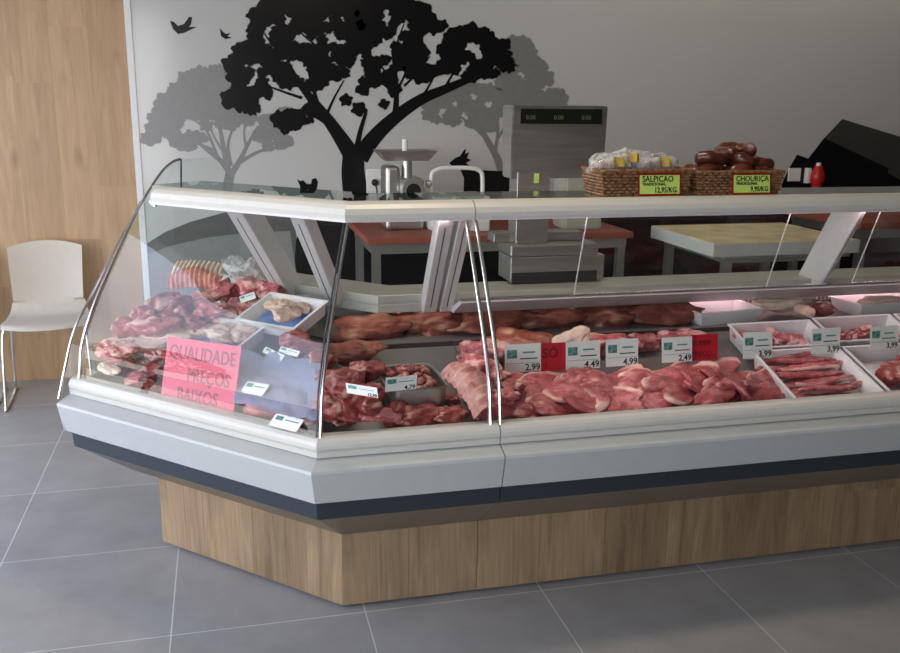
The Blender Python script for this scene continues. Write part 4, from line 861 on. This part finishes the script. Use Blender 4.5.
# corner cards
def free_card(px, price, label, zb, group=None, dep=None, pen=True):
    BL, BR, TL = [atz(*px[0], zb), atz(*px[1], zb), None]; 
    n = (BR-BL).cross(Vector((0, -.25, 1))); n.normalize(); TL = hit(*px[2], n, n.dot(BL))
    t, wd, hh = plate('price_card', label, 'price card', BL, BR, TL, 0.0015, MT['card'], 'small price cards lying on the meat')
    obj('picture', bbox((wd*.06, -0.0006, hh*.55), (wd*.34, 0.0, hh*.85)), MT['card_pic'], t)
    obj('print', bbox((wd*.42, -0.0006, hh*.62), (wd*.90, 0, hh*.67)), MT['card_teal'], t)
    if price: text(t, price, hh*.42, MT['ink'], (wd*.97, -0.0004, hh*.06), align='RIGHT', bold=0.0004, name='price')
    return t
free_card([(385, 392), (416, 389), (387, 378)], '4,79', 'white price card standing in the steel pan of diced meat', 0.772)
c_ = free_card([(347, 393), (378, 398), (345, 383)], '12,90', 'white price card on the dark beef block at the corner', 0.80)
for pxs, lab, l in [([(262, 352), (281, 361), (256, 342)], 'small white card on the sky-reflection sheet beside the corner strip', .05), ([(278, 352), (297, 357), (276, 345)], 'small white card overlapping another on the sky-reflection sheet', .055),
                    ([(240, 392), (262, 396), (243, 380)], 'small white card beside the edge of the pink sign', .04), ([(268, 425), (296, 432), (276, 413)], 'white card low behind the rail near the corner', .02),
                    ([(207, 313), (222, 308), (206, 305)], 'small white label between joints above the poultry', .06), ([(241, 303), (256, 298), (241, 296)], 'small white label by the wide glass support', .06)]:
    BL = heap(*pxs[0], l); BR = heap(*pxs[1], l); TL = heap(*pxs[2], l+.01)
    t, wd, hh = plate('price_card', lab, 'price card', BL, BR, TL, 0.0012, MT['card'], 'small price cards lying on the meat')
    obj('picture', bbox((wd*.08, -0.0006, hh*.55), (wd*.34, 0.0, hh*.85)), MT['card_pic'], t); obj('print', bbox((wd*.42, -0.0006, hh*.62), (wd*.90, 0, hh*.70)), MT['card_teal'], t)
# pink sign in the angled section
n = (Vector((0, 0, 0.22))+ND*-0.062).cross(DD).normalized(); c0 = D(0.4, 0.172, 0.645)
S = [hit(*q, n, n.dot(c0)) for q in ((160, 402), (233, 416), (173, 337))]
t, wd, hh = plate('offer_sign', 'pink sign reading QUALIDADE PREÇOS BAIXOS leaning inside the angled glass', 'sign', S[0], S[1], S[2], 0.003, MT['pink_sign'])
text(t, 'QUALIDADE', wd*.19, MT['sign_ink'], (wd*.5, -0.0004, hh*.70), align='CENTER', bold=0.0005, sx=.85)
text(t, 'PREÇOS', wd*.19, MT['sign_ink'], (wd*.62, -0.0004, hh*.38), align='CENTER', bold=0.0005, sx=.85)
text(t, 'BAIXOS', wd*.19, MT['sign_ink'], (wd*.5, -0.0004, hh*.08), align='CENTER', bold=0.0005, sx=.85)

# ------------------------------------------------------------------ on and behind the counter
ZS = 1.2975
def basket(name, label, x0, x1, y0, y1, h):
    t = thing(name, label, 'basket', ((x0+x1)/2, (y0+y1)/2, ZS)); w2, d2 = (x1-x0)/2, (y1-y0)/2
    # woven walls: rows of horizontal strands bulging around uprights
    bm = bmesh.new(); rows_ = 8; rh = h/rows_
    for r_ in range(rows_):
        z = rh*(r_+.5); fl = 0.92+0.08*(z/h)
        pts = []; per = [(-w2, -d2), (w2, -d2), (w2, d2), (-w2, d2)]
        for i in range(4):
            a = Vector((*per[i], 0)); b_ = Vector((*per[(i+1) % 4], 0)); nseg = 28 if i % 2 == 0 else 14; dr = (b_-a).normalized(); nn = Vector((dr.y, -dr.x, 0))
            for k_ in range(nseg): p = (a+(b_-a)*(k_/nseg))*fl; pts.append(p+nn*(0.0022*(1 if (k_+r_) % 2 else -1))+Vector((0, 0, z)))
        tube(bm, pts, rh*.52, 6, closed=True)
    obj('woven_wall', bm, MT['wicker'], t, True)
    bm = bmesh.new(); tube(bm, [p for p in rrect(2*w2+.006, 2*d2+.006, .012, h)], 0.0055, 8, closed=True); obj('rim', bm, MT['wicker'], t, True)
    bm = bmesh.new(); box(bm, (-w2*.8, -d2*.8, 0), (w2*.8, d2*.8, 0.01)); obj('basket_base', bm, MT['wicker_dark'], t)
    return t
basket('wicker_basket', 'wicker basket of bagged sausages beside the scale display', 1.212, 1.535, 2.818, 2.99, 0.084)
basket('wicker_basket', 'wicker basket heaped with dark smoked sausage rings', 1.558, 1.885, 2.818, 2.99, 0.078)
def green_sign(px, lines, label):
    BL, BR, TL = aty(*px[0], 2.803), aty(*px[1], 2.803), aty(*px[2], 2.812); BL.z = BR.z = ZS+0.001
    t, wd, hh = plate('price_sign', label, 'sign', BL, BR, TL, 0.004, MT['sign_frame'], 'green price signs')
    b_ = hh*.10; obj('green_face', bbox((b_*.8, -0.001, b_), (wd-b_*.8, 0.0, hh-b_)), MT['lime'], t)
    text(t, lines[0], hh*.36, MT['ink'], (wd*.09, -0.0014, hh*.62), sx=.90, bold=0.0004)
    text(t, lines[1], hh*.17, MT['ink'], (wd*.09, -0.0014, hh*.46), sx=1.0, bold=0.0004)
    text(t, lines[2], hh*.32, MT['ink'], (wd*.92, -0.0014, hh*.16), align='RIGHT', sx=.85, bold=0.0005)
green_sign([(638, 196), (681, 195.5), (637, 173)], ('SALPICAO', 'TRADICIONAL', '12,95/KG.'), 'green red-framed sign reading SALPICAO 12,95/KG on the first basket')
green_sign([(732, 194.5), (771, 194), (733, 173)], ('CHOURIÇA', 'TRADICIONAL', '9,95/KG'), 'green red-framed sign reading CHOURIÇA on the basket of dark sausages')
# bagged sausages
for i, (x, y, z, rz, lab) in enumerate([(1.285, 2.93, 1.392, 0.2, 'bagged pale sausage at the scale end of the first basket'), (1.370, 2.95, 1.405, -0.3, 'bagged pale sausage with yellow label in the middle of the first basket'), (1.458, 2.93, 1.392, 0.1, 'bagged pale sausage above the green salpicao sign')]):
    t = thing('bagged_sausage', lab, 'sausage', (x, y, z), rz, 'bagged sausages in the first basket')
    bm = bmesh.new(); tube(bm, smooth_path([(-.055, 0, -.012), (0, .006, 0), (.055, 0, -.012)], 5), [.012]+[.021]*9+[.012], 12); obj('sausage', bm, MT['salami'], t, True)
    me = chunk_mesh('bag', 50+i, .16, .10, .075, .45, 3, -1); obj('bag', me, MT['bag'], t)
    bm = bmesh.new(); N = 6; vs = [[bm.verts.new((-.020+.040*u/N, -.060+.010*math.sin(u)-.0*v, -.012+.030*v/N)) for v in range(N+1)] for u in range(N+1)]
    for u in range(N):
        for v in range(N): bm.faces.new((vs[u][v], vs[u+1][v], vs[u+1][v+1], vs[u][v+1]))
    for v in bm.verts: v.co.y += 0.35*(v.co.z+.012); v.co.z += .012
    bmesh.ops.solidify(bm, geom=bm.faces[:], thickness=0.0012)
    obj('yellow_label', bm, MT['bag_label'], t, True, 'yellow label')
# sausage rings
def ring_sausage(loc, rot, R0, r_, label, arc=300):
    bm = bmesh.new(); n_ = 26; pts = []; rs = []
    for i in range(n_+1):
        a = R(arc)*i/n_; pts.append((R0*1.15*math.cos(a), R0*.85*math.sin(a), 0.004*math.sin(3*a))); rs.append(r_*(0.35 if i in (0, n_) else 1+.07*math.sin(i*1.9)))
    tube(bm, pts, rs, 12); o = obj('smoked_sausage_ring', bm, MT['chourica'], None, True); o.location = loc; o.rotation_euler = rot
    tag(o, label, 'sausage', 'smoked sausage rings in the second basket')
for loc, rot, lab in [((1.640, 2.93, 1.372), (0, 0, .3), 'smoked sausage ring at the bottom of the heap beside the first basket'), ((1.760, 2.94, 1.370), (0, .1, 2.0), 'smoked sausage ring in the middle bottom of the heap'), ((1.850, 2.93, 1.366), (0, 0, 4.0), 'small smoked sausage ring at the bottom by the socket end'),
                      ((1.672, 2.94, 1.412), (.15, -.05, 3.4), 'smoked sausage ring on top above the first bottom ring'), ((1.800, 2.95, 1.404), (.1, .1, 1.2), 'smoked sausage ring in the middle layer'), ((1.858, 2.95, 1.396), (.1, .15, .4), 'smoked sausage ring overhanging the socket end'), ((1.775, 2.96, 1.438), (.2, 0, 5.2), 'topmost smoked sausage ring of the heap')]:
    ring_sausage(loc, rot, 0.049, 0.0215, lab)

# weighing scale on the worktop
sc_ = thing('weighing_scale', 'steel counter scale with tall customer display standing on the worktop', 'scale', (1.235, 3.30, 0.924))
def sc(name, lo, hi, m, bev=0.004, label=None): return obj(name, bbox(lo, hi, bev), MT[m], sc_, label=label)
sc('scale_body', (-0.19, -0.05, 0.008), (0.19, 0.11, 0.105), 'steel_dark'); 
sc('base_strip', (-0.186, -0.054, 0.004), (0.16, -0.0505, 0.045), 'black_plastic', 0.001)
sc('weighing_plate', (-0.195, -0.06, 0.108), (0.16, 0.12, 0.150), 'steel_dark', 0.006)
sc('rear_housing', (-0.235, 0.03, 0.15), (0.13, 0.12, 0.185), 'steel_dark')
sc('pillar', (-0.160, -0.01, 0.150), (-0.030, 0.09, 0.42), 'steel_dark', 0.003)
bm = bmesh.new(); prism(bm, [Vector(p) for p in ((-0.185, -0.010, 0.663), (-0.185, 0.000, 0.52), (-0.185, -0.004, 0.395), (-0.185, 0.10, 0.395), (-0.185, 0.12, 0.663))], (0.375, 0, 0))
bmesh.ops.bevel(bm, geom=bm.edges[:], offset=0.004, segments=2, affect='EDGES'); head = obj('display_head', bm, MT['steel_dark'], sc_)
obj('screen', bbox((-0.155, -0.0125, 0.596), (0.166, 0.002, 0.650), 0), MT['lcd'], head)
for i, s_ in enumerate(('0.00', '0.00', '0.00')): text(head, s_, 0.022, MT['lcd_text'], (-0.135+i*0.11, -0.0128, 0.612), name='digits')
sc('sticker', (-0.095, -0.0108, 0.378), (-0.075, -0.0100, 0.414), 'lime', 0, 'green and white sticker')
# beige device behind the basket
t = thing('beige_machine', 'beige sloping machine with black handle behind the first basket', 'machine', (1.53, 3.62, 0.924))
bm = bmesh.new(); prism(bm, [Vector(p) for p in ((-.10, -.1, 0), (.13, -.1, 0), (.09, -.1, .36), (.03, -.1, .365), (-.10, -.1, .30))], (0, .2, 0)); bmesh.ops.bevel(bm, geom=bm.edges[:], offset=.01, segments=2, affect='EDGES'); obj('housing', bm, MT['beige_plastic'], t)
bm = bmesh.new(); tube(bm, smooth_path([(.09, -.11, .26), (.125, -.13, .28), (.135, -.13, .33), (.11, -.11, .37)], 5), .008, 8); obj('handle', bm, MT['black_plastic'], t, True)
t.location = (1.96, 4.92, 0.9005)

# worktables behind the counter
def table(label, x0, x1, y0, y1, h, top, topth=0.05, ap=0.055, group='worktables behind the counter'):
    t = thing('worktable', label, 'table', ((x0+x1)/2, (y0+y1)/2, 0), 0, group); a, b_ = (x1-x0)/2, (y1-y0)/2
    obj('table_top', bbox((-a, -b_, h-topth), (a, b_, h), .004), MT[top], t)
    bm = bmesh.new(); box(bm, (-a+.03, -b_+.03, h-topth-ap), (a-.03, b_-.03, h-topth-.001)); obj('apron', bm, MT['steel'], t)
    for sx_ in (-1, 1):
        for sy_ in (-1, 1): obj('leg', bbox((sx_*(a-.055)-.022, sy_*(b_-.055)-.022, 0), (sx_*(a-.055)+.022, sy_*(b_-.055)+.022, h-topth-ap-.001)), MT['steel'], t)
    return t
table('steel worktable with red board top behind the angled end section', 0.72, 2.22, 4.68, 5.40, 0.90, 'red_top', 0.035)
table('steel-legged table carrying the thick worn white chopping block', 2.50, 3.26, 4.20, 4.95, 0.83, 'steel', 0.02, 0.02)
o = obj('chopping_block', bbox((2.43, 4.18, 0.831), (3.30, 4.90, 0.90), .005), MT['board_side']); tag(o, 'thick worn white chopping block on the steel table', 'chopping board')
bm = bmesh.new(); box(bm, (2.435, 4.185, 0.9001), (3.295, 4.895, 0.903)); obj('worn_surface', bm, MT['board'], o, label='yellow-brown worn top')
table('steel worktable with red board top at the far end of the room', 3.62, 4.9, 4.60, 5.35, 0.93, 'red_top', 0.04)
# meat grinder
g = aty(405, 165, 5.0); t = thing('meat_grinder', 'steel meat grinder with feed tray standing on the red-topped table', 'meat grinder', (g.x, 5.0, 0.9))
zt = aty(405, 150, 5.0).z-0.9; Kp = 5.0/F*1.03
bm = bmesh.new(); hw = 29*Kp
lv = [((-hw*.72, -.07), (hw*.72, .07), zt-.055), ((-hw, -.10), (hw, .10), zt), ((-hw+.006, -.094), (hw-.006, .094), zt), ((-hw*.70, -.066), (hw*.70, .066), zt-.050)]
rg = [[bm.verts.new((x, y, z)) for x, y in ((a[0], a[1]), (b_[0], a[1]), (b_[0], b_[1]), (a[0], b_[1]))] for a, b_, z in lv]
for A, Bq in zip(rg[:-1], rg[1:]):
    for i in range(4): bm.faces.new((A[i], A[(i+1) % 4], Bq[(i+1) % 4], Bq[i]))
bm.faces.new(rg[0]); bm.faces.new(rg[-1]); obj('feed_tray', bm, MT['steel'], t)
bm = bmesh.new(); lathe(bm, [(.03, zt-.2), (.028, zt-.056)], c=(.01, 0, 0)); obj('feed_neck', bm, MT['steel'], t, True)
bm = bmesh.new(); lathe(bm, [(.062, -.14), (.066, -.12), (.066, -.10), (.055, -.09), (.052, .06)], c=(.02, 0, zt-.21), axis='Y'); hd = obj('grinder_head', bm, MT['steel'], t, True)
bm = bmesh.new(); lathe(bm, [(.040, -.1415), (.040, -.1405)], c=(.02, 0, zt-.21), axis='Y'); obj('grinder_plate', bm, MT['black_plastic'], hd)
obj('motor_housing', bbox((-.115, -.05, .002), (-.035, .14, zt-.085), .02, 3), MT['steel'], t)
obj('body', bbox((-.06, -.04, .001), (.10, .16, zt-.15), .015, 3), MT['steel'], t)
bm = bmesh.new(); lathe(bm, [(.017, zt-.05), (.017, zt+.055), (.012, zt+.06)], c=(.0, 0, 0)); obj('pusher', bm, MT['white_plastic'], t, True, 'white plastic pusher')
bm = bmesh.new(); lathe(bm, [(.02, 0), (.022, .02), (.012, .03)], c=(.11, -.05, zt-.18), axis='X'); obj('knob', bm, MT['steel'], t, True)
# white machine with an arched tube handle
g = aty(457, 180, 4.95); t = thing('packing_machine', 'white machine with an arched tube handle beside the meat grinder', 'machine', (g.x, 4.95, 0.9)); zt = aty(457, 168, 4.95).z-0.9
bm = bmesh.new(); hw = 26*Kp
tube(bm, smooth_path([(-hw, 0, .1), (-hw, 0, zt-.05), (-hw+.03, 0, zt-.01), (-hw+.08, 0, zt), (hw-.08, 0, zt), (hw-.02, 0, zt-.015), (hw, 0, zt-.06), (hw, 0, .1)], 5), .012, 10); obj('arched_handle', bm, MT['white_plastic'], t, True)
obj('machine_body', bbox((-hw-.015, -.12, .001), (hw+.015, .16, zt-.145), .01), MT['white_plastic'], t)

# chair
ch = thing('visitor_chair', 'white moulded shell chair with chrome sled legs against the wooden wall', 'chair', (-0.945, 5.14, 0), R(4))
bm = bmesh.new()
prof = [(-.215, .432), (-.205, .446), (-.17, .455), (-.08, .450), (.03, .440), (.12, .440), (.165, .458), (.19, .50), (.205, .57), (.218, .66), (.235, .75), (.25, .83)]
path = smooth_path([Vector((0, a, b_)) for a, b_ in prof], 4); N = 16; G = []
for i, p in enumerate(path):
    u = i/(len(path)-1); wd = 0.205 if u < .45 else (0.205-.030*min(1, (u-.45)/.3)); row = []
    if p.z > .5: wd = 0.178+0.012*((p.z-.5)/.33)
    for j in range(N+1):
        s_ = j/N*2-1; x = s_*wd; y = p.y; z = p.z
        if p.z > .5: y -= 0.030*s_*s_ ; z -= 0.030*s_*s_*max(0, (p.z-.72)/.11)
        else: z -= 0.006*(1-s_*s_); y += 0.055*s_*s_*max(0, (-.10-p.y)/.115) if p.y < -.10 else 0
        row.append(bm.verts.new((x, y, z)))
    G.append(row)
for i in range(len(G)-1):
    for j in range(N): bm.faces.new((G[i][j], G[i+1][j], G[i+1][j+1], G[i][j+1]))
bmesh.ops.solidify(bm, geom=bm.faces[:], thickness=0.009); obj('seat_shell', bm, MT['chair'], ch, True)
for s_ in (-1, 1):
    bm = bmesh.new(); tube(bm, smooth_path([(s_*.16, -.13, .425), (s_*.20, -.145, .40), (s_*.215, -.19, .03), (s_*.215, -.17, .010), (s_*.215, .17, .010), (s_*.215, .19, .03), (s_*.19, .10, .40), (s_*.16, .09, .425)], 5), .0075, 8); obj('sled_leg', bm, MT['chrome'], ch, True)
bm = bmesh.new(); tube(bm, [(-.16, -.13, .426), (.16, -.13, .426)], .007, 8); tube(bm, [(-.16, .09, .426), (.16, .09, .426)], .007, 8); obj('seat_frame', bm, MT['chrome'], ch, True)
o = dict(); 
# a second chair stands beside it, only its edge in view
def dup(root, loc, rz, label):
    r_ = root.copy(); COL.objects.link(r_); r_.location = loc; r_.rotation_euler = (0, 0, rz); r_['label'] = label
    for c_ in list(root.children):
        d = c_.copy(); COL.objects.link(d); d.parent = r_
    return r_
dup(ch, (-1.435, 5.14, 0), R(2), 'second white shell chair, only its edge in view, at the wooden wall')

# ------------------------------------------------------------------ outside the window, seen as reflections in the angled glass
sh = thing('flowering_shrub', 'shrub with orange flowers outside the shop window, seen mirrored in the glass', 'shrub', (-5.2, 3.15, 0))
bm = bmesh.new(); rnd = random.Random(2); bf = bmesh.new()
for i in range(1500):
    a = rnd.uniform(0, 6.28); q = rnd.uniform(.2, 1)**.5; h = rnd.uniform(-1, 1); rr = q*math.sqrt(1-h*h)
    p = Vector((rr*math.cos(a)*.5, rr*math.sin(a)*.62, 1.55+h*.75)); n = Vector((rnd.uniform(-1, 1), rnd.uniform(-1, 1), rnd.uniform(-1, 1))).normalized(); u_ = n.orthogonal().normalized(); v_ = n.cross(u_)
    s_ = rnd.uniform(.02, .045); tb = bf if (rnd.random() < .55) else bm
    a_ = [tb.verts.new(p+u_*s_*1.4), tb.verts.new(p+v_*s_*.7), tb.verts.new(p-u_*s_*1.4), tb.verts.new(p-v_*s_*.7), tb.verts.new(p+n*s_*.5), tb.verts.new(p-n*s_*.2)]
    for k_ in range(4): tb.faces.new((a_[k_], a_[(k_+1) % 4], a_[4])); tb.faces.new((a_[(k_+1) % 4], a_[k_], a_[5]))
obj('leaves', bm, MT['leaf'], sh); obj('flowers', bf, MT['flower'], sh)
bm = bmesh.new(); tube(bm, [(0, 0, 0), (0, .02, .9), (.03, .05, 1.5)], [.04, .03, .02], 8); obj('stem', bm, MT['wicker_dark'], sh, True)
